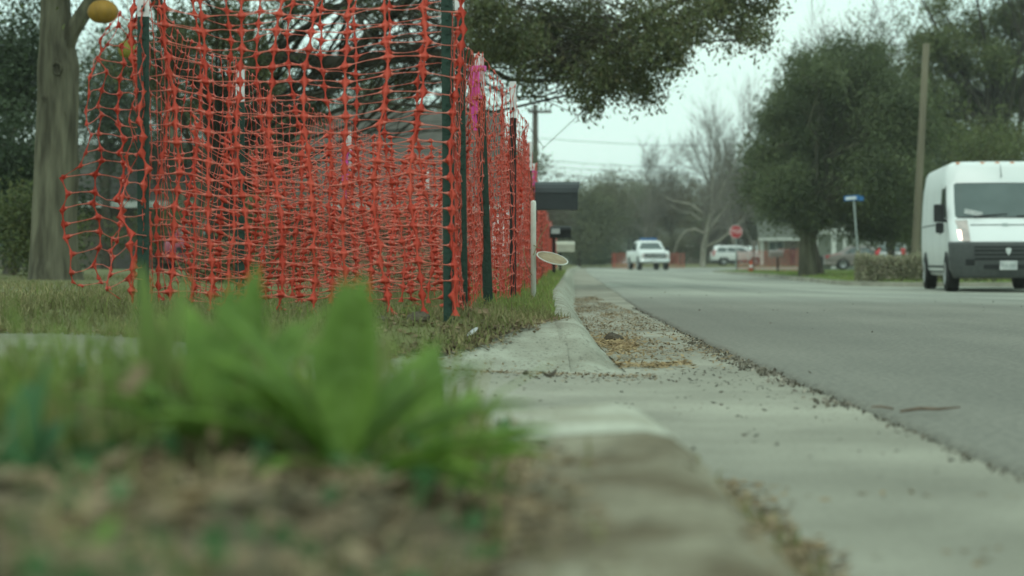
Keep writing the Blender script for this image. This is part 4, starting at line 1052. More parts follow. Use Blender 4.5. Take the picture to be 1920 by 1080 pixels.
car('parked_car', 'pale brown car under the white posted carport', 'car', (23.3, 114, zc(19, 114) + .1), R(84), SED, M['taupe'], (.9, 3.65), (.93, 1.33), 4.7, .32, 'cars standing at houses')
car('parked_car', 'dark car half hidden by the big oak trunk across the road', 'car', (20.4, 124, zc(18, 124) + .1), R(-8), SED, M['darkcar'], (.9, 3.65), (.93, 1.33), 4.7, .32, 'cars standing at houses')
car('parked_car', 'silver hatchback with slanting rear window above the clipped hedge', 'car', (22.4, 111, zc(22, 112) + .1), R(162), HAT, M['silver'], (.85, 3.4), (1.0, 1.46), 4.4, .33, 'cars standing at houses', tail=(.85, 1.25))

# --- white pickup with a rack
pk = empty('pickup_truck', (9.55, 128, zc(9.4, 128) + .0), R(6), 'white pickup truck with a light bar driving toward us at the crossing', 'pickup truck')
PB = Hull([(.48, .06, 5.7, .94, .2, .06), (.60, .0, 5.8, 1.0, .22, .08), (1.05, .0, 5.8, 1.01, .22, .08), (1.22, .05, 5.8, 1.0, .24, .1), (1.30, .35, 5.78, .97, .24, .1)])
PB.loft().build('body', M['white'], pk, True)
PC = Hull([(1.26, 1.35, 3.85, .96, .2, .06), (1.36, 1.45, 3.84, .95, .2, .06), (1.86, 2.0, 3.72, .80, .22, .06), (1.96, 2.2, 3.6, .72, .22, .05), (2.0, 2.5, 3.45, .55, .2, .05)])
PC.loft().build('cab', M['white'], pk, True)
PC.front(-.86, .86, 1.40, 1.84, .012).build('windscreen', M['glass'], pk, True)
gl = PB.front(-.72, .72, .80, 1.12, .012, 9, 4).build('grille', M['black'], pk)
for z in (.88, .96, 1.04): PB.front(-.62, .62, z - .02, z + .02, .03, 5, 2).build('grille_bar', M['chrome'], gl)
PB.loft([.46, .52, .70], .05, .35).build('bumper', M['chrome'], pk, True)
MB().box((0, -.07, .6), (.32, .02, .15)).build('licence_plate', M['plate'], pk)
for sx in (-1, 1):
    PB.front(.76 * sx, .98 * sx, .86, 1.12, .014, 4, 3).build('headlight', M['lens'], pk, True)
    PC.side(sx, lambda z: (2.0 + (z - 1.4) * .9, 2.75), 1.40, 1.82, .008).build('side_window', M['glass'], pk)
    PC.side(sx, lambda z: (2.85, 3.55), 1.40, 1.82, .008).build('side_window', M['glass'], pk)
    m_ = MB(); m_.box((sx * 1.13, 1.75, 1.42), (.24, .12, .26)); m_.build('mirror', M['black'], pk, False, .03)
    for y in (.98, 4.55): arch(pk, sx * 1.012, y, .42); wheel(pk, sx * .90, y, .42, .27)
mb = MB(); mb.box((0, 2.7, 2.1), (1.15, .28, .11)); mb.build('light_bar', M['signblue'], pk, False, .03)
mb = MB()
for sx in (-.85, .85): mb.tube([(sx, 3.9, 1.3), (sx, 3.9, 2.05)], .035, 6); mb.tube([(sx, 5.6, 1.3), (sx, 5.6, 2.05)], .035, 6); mb.tube([(sx, 3.9, 2.05), (sx, 5.6, 2.05)], .035, 6)
mb.tube([(-.85, 3.9, 2.05), (.85, 3.9, 2.05)], .035, 6); mb.tube([(-.85, 5.6, 2.05), (.85, 5.6, 2.05)], .035, 6); mb.build('rack', M['black'], pk)

# ------------------------------------------------------------------ signs, poles, cables, cone, hedge
# stop sign
x, d = 13.3, 114.0; z0 = float(zr_(x, d)); zc_ = CAMZ + 1.82 - z0
ss = empty('stop_sign', (x, d, z0), R(-4), 'red octagonal stop sign on a thin pole above the white car', 'stop sign')
MB().tube([(0, .03, -.1), (0, .03, zc_ + .42)], .03, 8).build('post', M['steel'], ss)
octo = lambda r, y: [(r * math.cos(PI / 8 + k * PI / 4), y, zc_ + r * math.sin(PI / 8 + k * PI / 4)) for k in range(8)]
MB().loft([octo(.412, 0), octo(.412, -.006)]).build('border', M['signwhite'], ss)
MB().loft([octo(.385, -.006), octo(.385, -.010)]).build('panel', M['stop'], ss)
tcu = bpy.data.curves.new('lettering', 'FONT'); tcu.body = 'STOP'; tcu.size = .31; tcu.align_x = 'CENTER'; tcu.align_y = 'CENTER'; tcu.extrude = .002
tcu.materials.append(M['signwhite']); _t = bpy.data.objects.new('lettering', tcu); _dg = bpy.context.evaluated_depsgraph_get(); t = link('lettering', bpy.data.meshes.new_from_object(_t.evaluated_get(_dg)), ss); bpy.data.objects.remove(_t); t.data.materials.clear(); t.data.materials.append(M['signwhite']); t.location = (0, -.014, zc_); t.rotation_euler = (R(90), 0, 0); t.scale = (.9, 1.15, 1)
# street sign
p = at(1612, 490, 57); z0 = float(zr_(p.x, 57)); top = at(1601, 377, 57)
st = empty('street_sign', (p.x, 57, z0), 0, 'leaning street name sign with blue blades above the clipped hedge', 'street sign')
tz = top.z - z0
MB().tube([(0, 0, -.1), (top.x - p.x, 0, tz)], .03, 8).build('post', M['steel'], st)
MB().box((top.x - p.x - .06, 0, tz + .09), (.46, .02, .15), Matrix.Rotation(R(-5), 3, 'Y')).build('blade', M['signblue'], st)
MB().box((top.x - p.x - .09, -.013, tz + .085), (.32, .004, .075), Matrix.Rotation(R(-5), 3, 'Y')).build('print_bar', M['signwhite'], st)
MB().box((top.x - p.x + .22, -.02, tz + .075), (.13, .03, .14), Matrix.Rotation(R(12), 3, 'Z') @ Matrix.Rotation(0, 3, 'Y'), ).build('blade', M['signblue'], st)
# utility poles
p = at(1714, 492, 58); q = at(1737, 82, 58); z0 = float(zr_(p.x, 58))
up = empty('utility_pole', (p.x, 58, z0), 0, 'tall bare wooden pole leaning slightly behind the white van', 'utility pole')
MB().tube([(-.02, 0, -.3), (0, 0, 0), (q.x - p.x, 0, q.z - z0)], [.13, .125, .10], 12).build('shaft', M['pole'], up, True)
up2 = empty('utility_pole', (1.13, 95, float(zl(1.13, 95))), 0, 'dark utility pole with a crossarm above the dark mailbox', 'utility pole')
MB().tube([(0, 0, -.3), (.02, 0, 8.0)], [.19, .14], 10).build('shaft', M['pole_d'], up2, True)
mb = MB(); mb.box((.25, -.12, 7.65), (1.15, .1, .12)); mb.build('crossarm', M['pole_d'], up2)
for k, xx in enumerate((-.2, .1, .55, .75)):
    MB().lathe([(.02, 0), (.05, .03), (.035, .09), (.05, .12), (.015, .16)], (xx, -.12, 7.71), 'z', 8).build('insulator', M['steel'], up2)
mb = MB(); mb.lathe([(.15, 0), (.17, .05), (.17, .55), (.14, .62)], (.42, -.02, 6.5), 'z', 10)
for k, (py, lab) in enumerate(((262, 'highest thin power line over the far end of the street'), (303, 'second power line from the top over the far street'), (314, 'third power line from the top over the far street'), (329, 'lowest power line over the far street'))):
    a = at(985, py - 5, 150); b = at(1480, py + 8, 150)
    pts = [a.lerp(b, t) - Vector((0, 0, .35 * math.sin(t * PI))) for t in np.linspace(0, 1, 12)]
    tag(MB().tube(pts, (.022 if k != 3 else .03), 5).build('power_line', M['cable'], None, True), lab, 'power line', 'power lines crossing the street')
# cone
x, d = 11.95, 96
cn = empty('traffic_cone', (x, d, zc(x, d)), 0, 'small orange traffic cone at the far kerb before the netting', 'traffic cone')
MB().box((0, 0, .02), (.34, .34, .04)).build('base', M['cone'], cn); MB().lathe([(.14, .04), (.03, .62), (.02, .64)], n=14).build('cone_body', M['cone'], cn, True)
MB().lathe([(.098, .30), (.074, .42)], n=14, caps=False).build('band', M['signwhite'], cn)

# clipped hedge: woody core and leaf shell
hx0, hx1, hy0, hy1, hh = 8.38, 15.5, 45.7, 47.0, .60
z0 = float(zr_(9, 46))
hg = empty('hedge', ((hx0 + hx1) / 2, (hy0 + hy1) / 2, z0), 0, 'low clipped hedge on the corner lawn behind the white van', 'hedge')
g = rs(201); n = 20000; P = np.stack([(g.rand(n) - .5) * (hx1 - hx0), (g.rand(n) - .5) * (hy1 - hy0), g.rand(n) * hh], 1)
face = g.randint(0, 4, n)
P[face == 0, 1] = -(hy1 - hy0) / 2 + .10 * np.abs(g.randn((face == 0).sum())) * 1.2; P[face == 1, 2] = hh - .07 * np.abs(g.randn((face == 1).sum()))
P[face == 2, 0] = -(hx1 - hx0) / 2 + .10 * np.abs(g.randn((face == 2).sum()))
P[:, 2] += (.05 * np.sin(P[:, 0] * 2.7) + .04 * np.sin(P[:, 0] * 9.1 + P[:, 1] * 4) + .05 * np.abs(g.randn(n)) - .04) * (P[:, 2] / hh); P[:, 1] += .06 * np.sin(P[:, 0] * 4.1 + P[:, 2] * 3)
P += .015 * g.randn(n, 3)
leafmesh('foliage', P, .085, .05, M['hedge'], 202, hg)
br = []
for k in range(240):
    x = (g.rand() - .5) * (hx1 - hx0) * .97; y = (g.rand() - .5) * (hy1 - hy0) * .8
    br.append((curve_between((x, y, 0), (x + .2 * g.randn(), y + .1 * g.randn(), hh * (.6 + .35 * g.rand())), g, 4, .3), np.array([.018, .014, .01, .006])))
branchmesh('stem', br, M['twig_b'], hg)

# ------------------------------------------------------------------ houses
def house(label, loc, rz, w, dp, eave, ridge, wall, roof, wins=(), doors=(), posts=(), garage=None, over=.5, cat='house', gable=True, porch=0, group=None):
    root = empty('house', loc, rz, label, cat, group)
    mb = MB(); mb.box((0, 0, eave / 2 - .15), (w, dp, eave + .3)); mb.build('wall', wall, root)
    if gable:
        rp = MB(); X = w / 2 + over; Y = dp / 2 + over
        e = eave - over * (ridge - eave) / (dp / 2)
        rp.loft([[(-X, -Y - porch, e - porch * .12), (-X, 0, ridge), (-X, Y, e), (-X, Y, e + .16), (-X, 0, ridge + .17), (-X, -Y - porch, e + .16 - porch * .12)], [(X, -Y - porch, e - porch * .12), (X, 0, ridge), (X, Y, e), (X, Y, e + .16), (X, 0, ridge + .17), (X, -Y - porch, e + .16 - porch * .12)]])
        rf = rp.build('roof', roof, root)
        for sx in (-1, 1):
            MB().add([(sx * w / 2, -dp / 2, eave), (sx * w / 2, dp / 2, eave), (sx * w / 2, 0, ridge - .06), (sx * (w / 2 - .1), -dp / 2, eave), (sx * (w / 2 - .1), dp / 2, eave), (sx * (w / 2 - .1), 0, ridge - .06)], [(0, 1, 2), (3, 5, 4), (0, 2, 5, 3), (1, 4, 5, 2)]).build('gable', wall, root)
        MB().box((0, -Y - porch - .02, e + .06 - porch * .12), (2 * X, .03, .2)).build('fascia', M['trim'], rf)
        ny = 9
        for k in range(1, ny):                    # shingle courses as low steps
            t = k / ny; y = (-Y - porch) * (1 - t); z = (e + .16 - porch * .12) * (1 - t) + (ridge + .17) * t
            MB().box((0, y, z), (2 * X - .02, .10, .035), Matrix.Rotation(math.atan2(ridge - e, Y + porch), 3, 'X')).build('shingle_course', roof, rf)
    for (x, z, ww, wh) in wins:
        f = MB().box((x, -dp / 2 - .03, z), (ww + .16, .08, wh + .16)).build('window', M['trim'], root)
        MB().box((x, -dp / 2 - .075, z), (ww, .02, wh)).build('pane', M['glass'], f)
        MB().box((x, -dp / 2 - .09, z), (.05, .02, wh)).build('mullion', M['trim'], f)
    for (x, ww, wh) in doors:
        dd = MB().box((x, -dp / 2 - .03, wh / 2), (ww, .06, wh)).build('door', M['taupe'], root)
        MB().box((x + ww * .38, -dp / 2 - .08, 1.0), (.06, .06, .06)).build('handle', M['steel'], dd)
    for (x, y, s, h) in posts: MB().box((x, y, h / 2 - .1), (s, s, h + .2)).build('porch_post', M['trim'], root)
    if garage:
        x, ww, wh = garage
        gd = MB().box((x, -dp / 2 - .04, wh / 2), (ww, .06, wh)).build('garage_door', M['darkcar'], root)
        for k in range(3): MB().box((x, -dp / 2 - .075, wh * (.25 + .25 * k)), (ww, .012, .04)).build('panel_seam', M['black'], gd)
    return root


house('tan walled house with dark porch behind the pale barked tree', (-13.6, 66, .1), 0, 8.0, 7, 2.5, 4.2, M['tan'], M['shingle'], wins=((-2.4, 1.4, 1.4, 1.2), (2.9, 1.4, 1.2, 1.2)), doors=((1.2, .95, 2.05),), posts=((-.6, -5.0, .22, 2.3), (3.5, -5.0, .22, 2.3)), porch=1.6)
house('brown walled house with wide grey roof seen through the front net', (-5.1, 77, .1), 0, 8.6, 8, 2.75, 6.2, M['brickred'], M['shingle'], wins=((-2.6, 1.5, 1.6, 1.2), (2.5, 1.5, 1.6, 1.2)), doors=((.2, .95, 2.05),))
house('grey roofed house with dark garage behind the white car', (25.2, 162, .12), R(-4), 8.4, 9, 2.45, 4.6, M['tan'], M['shingle_g'], wins=((-3.2, 1.4, 1.1, 1.1),), garage=(.9, 3.2, 2.0), posts=((-4.4, -5.2, .25, 2.3), (3.4, -5.2, .25, 2.3)), porch=.9)
house('small pale gabled house far down the street right of the pickup truck', (19.2, 212, .15), R(15), 6.0, 6, 2.2, 3.8, M['tan'], M['shingle_g'], wins=((-1.6, 1.4, 1.1, 1.1), (1.6, 1.4, 1.1, 1.1)))
house('pale walled house with a white posted carport across the road', (23.2, 128, .12), R(-2), 7.2, 7, 2.3, 3.5, M['sage'], M['shingle_g'], wins=((2.4, 1.35, 1.3, 1.0),), over=.4)
cp = empty('carport', (20.1, 121.5, .02), R(-2), 'white posted flat carport beside the pale walled house', 'carport')
MB().box((.4, 0, 2.22), (3.9, 5.0, .16)).build('roof', M['trim'], cp)
MB().box((-.1, -2.4, 2.42), (1.9, .3, .22), None, .6).build('gable_cap', M['trim'], cp)
for (x, y, s) in ((-1.1, -2.3, .14), (-.05, -2.35, .26), (.62, -2.35, .18), (2.1, -2.3, .14), (-1.1, 2.2, .14), (2.1, 2.2, .14)): MB().box((x, y, 1.07), (s, s, 2.14)).build('post', M['trim'], cp)
bn = empty('wheelie_bin', (14.6, 165, .08), 0, 'green wheeled bin at the far kerb left of the white car', 'bin')
MB().box((0, 0, .52), (.62, .7, 1.0), None, 1.1).build('body', M['bin'], bn); MB().box((0, 0, 1.06), (.72, .8, .08)).build('lid', M['bin'], bn, False, .02)

# ------------------------------------------------------------------ a person far off
def skin(name, joints, edges, m, parent, sub=2):
    me = bpy.data.meshes.new(name); me.from_pydata([j[:3] for j in joints], edges, []); me.materials.append(m)
    o = link(name, me, parent); sk = o.modifiers.new('skin', 'SKIN'); sk.use_smooth_shade = True
    for v, j in zip(me.skin_vertices[0].data, joints): v.radius = (j[3], j[3] * (j[4] if len(j) > 4 else 1))
    me.skin_vertices[0].data[0].use_root = True
    ss_ = o.modifiers.new('sub', 'SUBSURF'); ss_.levels = ss_.render_levels = sub
    return o
px_, py_ = 22.95, 157
pn = empty('person', (px_, py_, float(zb(px_, py_)) + .13), R(25), 'person in dark clothes standing beside the orange netting near the oak trunk', 'person')
J = [(0, 0, .96, .15), (0, 0, 1.15, .14), (0, -.01, 1.36, .16), (0, 0, 1.50, .065), (0, -.01, 1.57, .06), (0, -.015, 1.66, .10), (0, -.01, 1.74, .075),
     (.18, 0, 1.42, .065), (.25, .01, 1.16, .047), (.24, -.06, .92, .038), (.235, -.09, .82, .04), (-.18, 0, 1.42, .065), (-.26, .02, 1.17, .047), (-.22, -.12, .98, .038), (-.2, -.17, .90, .04),
     (.10, 0, .90, .10), (.115, -.02, .50, .065), (.12, .02, .09, .045), (.125, -.12, .045, .04), (-.10, 0, .90, .10), (-.13, -.03, .50, .065), (-.15, .03, .09, .045), (-.16, -.10, .045, .04)]
E = [(0, 1), (1, 2), (2, 3), (3, 4), (4, 5), (5, 6), (2, 7), (7, 8), (8, 9), (9, 10), (2, 11), (11, 12), (12, 13), (13, 14), (0, 15), (15, 16), (16, 17), (17, 18), (0, 19), (19, 20), (20, 21), (21, 22)]
body = skin('body', J, E, M['skin'], pn)
up_ = lambda j, k: (*j[:3], j[3] + k)
jk = [J[0], J[1], J[2], (0, 0, 1.47, .06), J[7], J[8], J[9], J[11], J[12], J[13]]
skin('jacket', [up_(j, .028) for j in jk], [(0, 1), (1, 2), (2, 3), (2, 4), (4, 5), (5, 6), (2, 7), (7, 8), (8, 9)], M['teal'], pn)
tr = [J[0], J[15], J[16], J[17], J[19], J[20], J[21]]
skin('trousers', [up_(j, .024) for j in tr], [(0, 1), (1, 2), (2, 3), (0, 4), (4, 5), (5, 6)], M['navy'], pn)
for sx, yy in ((.122, -.05), (-.155, -.04)): MB().box((sx, yy, .045), (.10, .27, .10)).build('shoe', M['black'], pn, True, .03)
hb = MB().lathe([(.001, .118), (.06, .105), (.105, .05), (.11, 0), (.10, -.05)], (0, .012, 1.675), 'z', 14).build('hair', M['hair'], pn, True)

# ------------------------------------------------------------------ hanging gourds by the left tree
def gourd(label, p, r, h, m, cord):
    root = empty('hanging_gourd', p, 0, label, 'hanging ornament', 'round ornaments hanging from the left tree')
    mb = MB(); rings = []; n = 40
    for i in range(11):
        a = PI * i / 10 * .97 + .045
        rings.append([(r * math.sin(a) ** .8 * math.cos(b) * (1 - .17 * (1 - abs(math.sin(b * 4.5)))), r * math.sin(a) ** .8 * math.sin(b) * (1 - .17 * (1 - abs(math.sin(b * 4.5)))), -h * math.cos(a) * (1 - .12 * math.sin(a) ** 4)) for b in np.linspace(0, 2 * PI, n, False)])
    mb.loft(rings); mb.build('shell', m, root, True)
    MB().tube([(0, 0, h * .95), (.01, 0, h + .06)], [.03, .018], 8).build('stem', M['bark_p'], root, True)
    MB().tube([(.01, 0, h + .04), (.0, 0, h + cord)], .006, 5).build('cord', M['whitewood'], root)
gourd('yellow orange ribbed round ornament hanging right of the tree trunk', at(193, 22, 20), .165, .12, M['pumpkin'], .75)
gourd('smaller greenish yellow ornament hanging behind the loose net end', at(238, 92, 20.3), .095, .095, M['gourd'], 1.15)

# ------------------------------------------------------------------ trees
TREES = True
# pale grey trunk on the left lawn
g = rs(301); tx, ty = -5.02, 21.0; tz = float(zl(tx, ty))
LT = empty('shade_tree', (tx, ty, tz), 0, 'tree with straight grey ridged trunk and knots standing on the left lawn', 'tree')
prof = [(0, -.15, .36, 0), (.0, .02, .285, 0), (0.0, .25, .262, 0), (.01, .7, .245, 0), (.03, 1.4, .228, 0), (.055, 2.0, .222, 0), (.06, 2.35, .225, 0), (.045, 2.6, .19, 0), (.03, 3.0, .16, 0), (.02, 3.6, .15, 0), (-.1, 4.6, .13, 0), (-.3, 6, .09, 0)]
rings = []; nn = 110
pz = [q[1] for q in prof]; zs = np.concatenate([np.arange(-.15, 3.2, .05), np.arange(3.3, 6.01, .3)])
for z in zs:
    ox = float(np.interp(z, pz, [q[0] for q in prof])); r = float(np.interp(z, pz, [q[2] for q in prof])); ring = []
    for b in np.linspace(0, 2 * PI, nn, False):
        cb, sb = math.cos(b), math.sin(b)
        rid = abs(mnoise.noise((cb * 7, sb * 7, z * 1.3))) + .6 * abs(mnoise.noise((cb * 15, sb * 15, z * 3.0)))
        k = 1 + .035 * math.sin(b * 5 + z) + .05 * mnoise.noise((cb * 2, sb * 2, z * 2)) - .075 * (.55 - rid) + (.16 * max(0, math.sin(b * 3 + 1)) * max(0, 1 - z / .25) if z < .25 else 0)
        ring.append((ox + r * cb * k, r * sb * k, z))
    rings.append(ring)
tk = MB().loft(rings).build('trunk', M['bark'], LT, True)
def knot(x, z, r, d=-.225, m='bark', sq=1.35):
    mb = MB(); ring = [(x + r * math.cos(a), d - .012 - .01 * math.sin(a), z + r * sq * math.sin(a)) for a in np.linspace(0, 2 * PI, 17)]
    mb.tube(ring, r * .34, 6, False); k = mb.build('knot', M[m], tk, True)
    MB().lathe([(r * .8, 0), (.001, -.004)], (x, 0, z), 'y', 12).build('knot_hollow', M['bark_d'], tk).location = (0, d + .02, 0)
knot(.10, 2.32, .048); knot(.155, 1.82, .03, -.165); knot(-.04, 2.0, .022, -.222)
mb = MB(); mb.tube([(.13, -.185, 1.75), (.115, -.195, 1.45), (.105, -.205, 1.05), (.09, -.22, .6)], [.010, .014, .011, .004], 6); mb.build('bark_scar', M['bark_p'], tk, True)
limbs = [(np.array([(.05, 0, 2.35), (.22, -.05, 2.75), (.5, -.1, 3.15), (1.0, -.2, 3.55), (1.8, 0, 3.9), (3.0, .4, 4.6)]), np.array([.11, .095, .085, .07, .06, .03])),
         (np.array([(0, 0, 3.2), (-.3, .3, 3.9), (-.8, .6, 4.6), (-1.6, 1, 5.6)]), np.array([.09, .08, .06, .03])),
         (np.array([(0.9, -.18, 3.5), (1.0, -.5, 3.6), (1.1, -1.0, 3.65)]), np.array([.04, .03, .02]))]
branchmesh('limb', limbs, M['bark'], LT)
LP = []; tw = []
for k in range(150):
    c = np.array([-.6 + 2.4 * g.randn(), .5 + 1.8 * g.randn(), 5.6 + 1.3 * g.randn()])
    if c[2] < 3.4: c[2] = 6.8 - c[2]
    LP.append(c + g.randn(70, 3) * .3)
    tw.append((curve_between(limbs[k % 2][0][-2], c, g, 5, .4), np.linspace(.02, .005, 5)))
branchmesh('branch', tw, M['bark'], LT); leafmesh('crown', np.concatenate(LP), .085, .045, M['leaf_m'], 302, LT)


def lobes_at(base, items):
    """items: (px, py, depth, rx, ry, rz, clumps) measured on the photograph, returned in the tree's own frame"""
    out = []
    for (px, py, d, rx, ry, rz, n) in items:
        p = at(px, py, d) - Vector(base); out.append((p.x, p.y, p.z, rx, ry, rz, n))
    return out


# big live oak whose limbs hang over the street
bx = (-5.0, 33.0, float(zl(-5.0, 33)))
items = []
g = rs(311)
for (px, py, rx, rz, n) in [(905, 30, .55, .35, 34), (960, 75, .55, .40, 42), (1040, 40, .65, .45, 52), (1120, 60, .65, .5, 56), (1050, 120, .6, .28, 40), (1130, 150, .5, .27, 40), (1170, 110, .5, .35, 40), (1215, 60, .6, .5, 50), (1290, 40, .55, .42, 42), (1360, 10, .55, .38, 38), (1385, 60, .32, .2, 15), (1430, 15, .25, .26, 15), (1420, 70, .2, .12, 7),
                          (1110, 190, .12, .14, 7), (1210, 165, .26, .16, 14), (990, 150, .3, .1, 9), (1260, 110, .3, .18, 16), (900, 90, .25, .2, 10)]:
    items.append((px, py, 29 + 1.2 * g.randn(), rx, .8, rz, n))
for (px, py, rx, rz, n) in [(1000, -90, 1.1, .6, 50), (1150, -100, 1.2, .6, 55), (1300, -90, 1.1, .6, 50), (1420, -70, .6, .4, 25), (1100, -220, 1.6, .8, 60), (850, -120, 1.4, .7, 50), (650, -150, 1.5, .6, 40), (400, -120, 1.6, .7, 50), (150, -100, 1.4, .6, 40)]:
    items.append((px, py, 29.5, rx, 1.2, rz, n))
for (px, py, rx, rz, n) in [(700, 5, .6, .22, 16), (800, 20, .4, .2, 12), (560, 0, .8, .22, 18), (420, 40, .8, .45, 44), (330, 70, .7, .5, 44), (640, 140, .8, .26, 34), (770, 150, .6, .22, 22), (500, 165, .7, .32, 34), (380, 170, .8, .5, 50), (480, 110, .5, .25, 22), (250, 120, .6, .5, 34), (570, 210, .7, .25, 24), (840, 110, .2, .25, 9)]:
    items.append((px, py, 32 + g.randn(), rx, .9, rz, n))
limb = lambda pts, r0, r1: (np.array([tuple(at(*q) - Vector(bx)) for q in pts]), np.linspace(r0, r1, len(pts)))
ext = [limb([(405, 180, 33), (520, 110, 32.5), (640, 120, 31.5), (780, 100, 30.5), (900, 110, 29.5), (1010, 100, 29), (1120, 70, 29), (1230, 20, 29), (1330, -20, 29)], .17, .03),
       limb([(870, 130, 30), (930, 168, 29.5), (975, 182, 29.2), (1020, 180, 29), (1060, 165, 29)], .022, .01), limb([(900, 120, 29.6), (960, 150, 29.3), (1010, 152, 29), (1090, 150, 29)], .04, .012),
       limb([(860, 120, 30), (905, 95, 29.6), (950, 40, 29.2), (1000, -30, 29)], .07, .03), limb([(405, 180, 33), (340, 120, 33), (300, 20, 32.6), (270, -80, 32)], .16, .08),
       limb([(640, 120, 31.5), (700, 60, 31), (760, 10, 30.5), (820, -60, 30)], .09, .04), limb([(470, 140, 32.6), (560, 60, 32), (640, 10, 31.5), (700, -60, 31)], .08, .03), limb([(1010, 100, 29), (1060, 120, 28.8), (1110, 160, 28.8), (1112, 195, 28.8)], .03, .008)]
leafy_tree('live_oak', 'large live oak whose dark leafy limbs hang over the street at the top', bx, [(0, 0, -.2), (0, 0, .5), (.1, 0, 1.3), (.0, 0, 2.0), (-.12, 0, 2.75)], lobes_at(bx, items), M['bark_d'], M['oak'], 312, .085, .034, 26, .10, .34, .2,
           droop=.9, twigs=.3, extra=ext, stretch=(1, 1, 1.15), nclump_scale=1.9, limb_k=.28)
# pale leaning limb behind the front net
pale = empty('leaning_tree', (-6.1, 36, float(zl(-6.1, 36))), 0, 'pale leaning trunk seen through the left part of the front net', 'tree')
branchmesh('trunk', [(np.array([(.2, 0, -.1), (.1, 0, .9), (0.35, 0, 1.7), (.75, 0, 2.5), (1.1, 0, 3.3), (1.3, 0, 4.4)]), np.array([.13, .11, .1, .09, .08, .05])), (np.array([(.1, 0, .9), (-.2, .1, 1.8), (-.3, .1, 2.8), (-.35, .1, 3.8)]), np.array([.07, .06, .05, .03]))], M['bark'], pale)
g = rs(321); leafmesh('crown', np.concatenate([np.array([.9 + .7 * g.randn(), .4 * g.randn(), 4.6 + .5 * g.randn()]) + g.randn(40, 3) * .22 for _ in range(40)]), .09, .04, M['leaf_m'], 322, pale)


def shrub(label, px, py_top, d, wpx, m, seed, name='shrub', cat='shrub', leaf=.10, n=60, per=90, z0f=None, bark='twig_b', group=None, dens=1.0, ztrunk=.3):
    """rounded bush or small tree standing at d metres"""
    x = (px - 960) / FPX * d; zg_ = float((z0f or zl)(x, d)); H = CAMZ + (HY - py_top) / FPX * d - zg_; rx = wpx / FPX * d / 2
    g = rs(seed); lob = []
    for k in range(5):
        lob.append((rx * .45 * g.randn(), rx * .3 * g.randn(), H * (ztrunk + (1 - ztrunk) * (.35 + .3 * g.rand())), rx * .55, rx * .5, H * (1 - ztrunk) * .32, int(n / 5 * dens)))
    lob.append((0, 0, H * (ztrunk + (1 - ztrunk) * .5), rx * .8, rx * .7, H * (1 - ztrunk) * .45, int(n * .7 * dens)))
    return leafy_tree(name, label, (x, d, zg_), [(0, 0, -.1), (.02, 0, H * .15), (-.03, 0, H * .3), (0, 0, H * .45)], lob, M[bark], m, seed, leaf, leaf * .5, per, leaf * 2.4, .03 + H * .022, .02 + H * .012, twigs=.35, group=group, cat=cat)


BG = 'bushes and trees behind the left lawn'
shrub('dense dark bush filling the left edge behind the grey trunk', 20, 200, 30, 260, M['leaf_dk'], 401, n=130, group=BG, leaf=.075, ztrunk=.1)
shrub('dark tree over the left edge above the dense bush', 20, -60, 36, 360, M['leaf_dk'], 402, 'broadleaf_tree', 'tree', n=120, group=BG, leaf=.09, bark='bark_d')
shrub('leafy bush between the grey trunk and the porch, low', 70, 330, 26, 120, M['leaf_m'], 403, n=60, group=BG, leaf=.06, ztrunk=.05)
shrub('dark tree crown right of the grey trunk behind the hanging ornaments', 200, 60, 60, 260, M['leaf_dk'], 404, 'broadleaf_tree', 'tree', n=140, group=BG, leaf=.09, bark='bark_d')
shrub('shaded tree behind the corner post, left of the pale leaning trunk', 320, 200, 64, 230, M['oak2'], 405, 'broadleaf_tree', 'tree', n=120, group=BG, leaf=.10, bark='bark_d')
shrub('dark tree top left behind the front net above the maroon car', 300, -30, 62, 420, M['oak2'], 406, 'broadleaf_tree', 'tree', n=130, group=BG, leaf=.10, bark='bark_d')
shrub('mid green bush right of the maroon car behind the netting', 440, 330, 48, 130, M['leaf_m'], 407, n=60, group=BG, leaf=.09, ztrunk=.1)
shrub('green bush above the roof of the maroon car', 350, 375, 60, 170, M['leaf_m'], 408, n=70, group=BG, leaf=.11, ztrunk=.1)
shrub('grey green shrub in front of the brown house wall', 560, 370, 66, 160, M['leaf_gr'], 409, n=60, group=BG, leaf=.12, ztrunk=.1)
shrub('olive shrub at the right end of the brown house', 740, 400, 62, 170, M['leaf_br'], 410, n=60, group=BG, leaf=.12, ztrunk=.1)
shrub('dark tree standing between the brown house and the live oak', 470, 130, 62, 260, M['oak2'], 411, 'broadleaf_tree', 'tree', n=90, group=BG, leaf=.13, bark='bark_d')
shrub('olive tree rising behind the right end of the brown house roof', 880, 210, 92, 230, M['leaf_gr'], 412, 'broadleaf_tree', 'tree', n=110, group=BG, leaf=.15, bark='bark_d')
shrub('wide dark tree behind the brown house roof', 700, 60, 98, 420, M['oak2'], 413, 'broadleaf_tree', 'tree', n=120, group=BG, leaf=.16, bark='bark_d')
shrub('low dark shrub left of the brown brush behind the front net', 430, 505, 18.5, 130, M['leaf_br'], 414, n=46, group=BG, leaf=.05, ztrunk=.05)
shrub('low brown shrub at the foot of the left net line', 545, 490, 22, 120, M['leaf_br'], 415, n=46, group=BG, leaf=.05, ztrunk=.05)

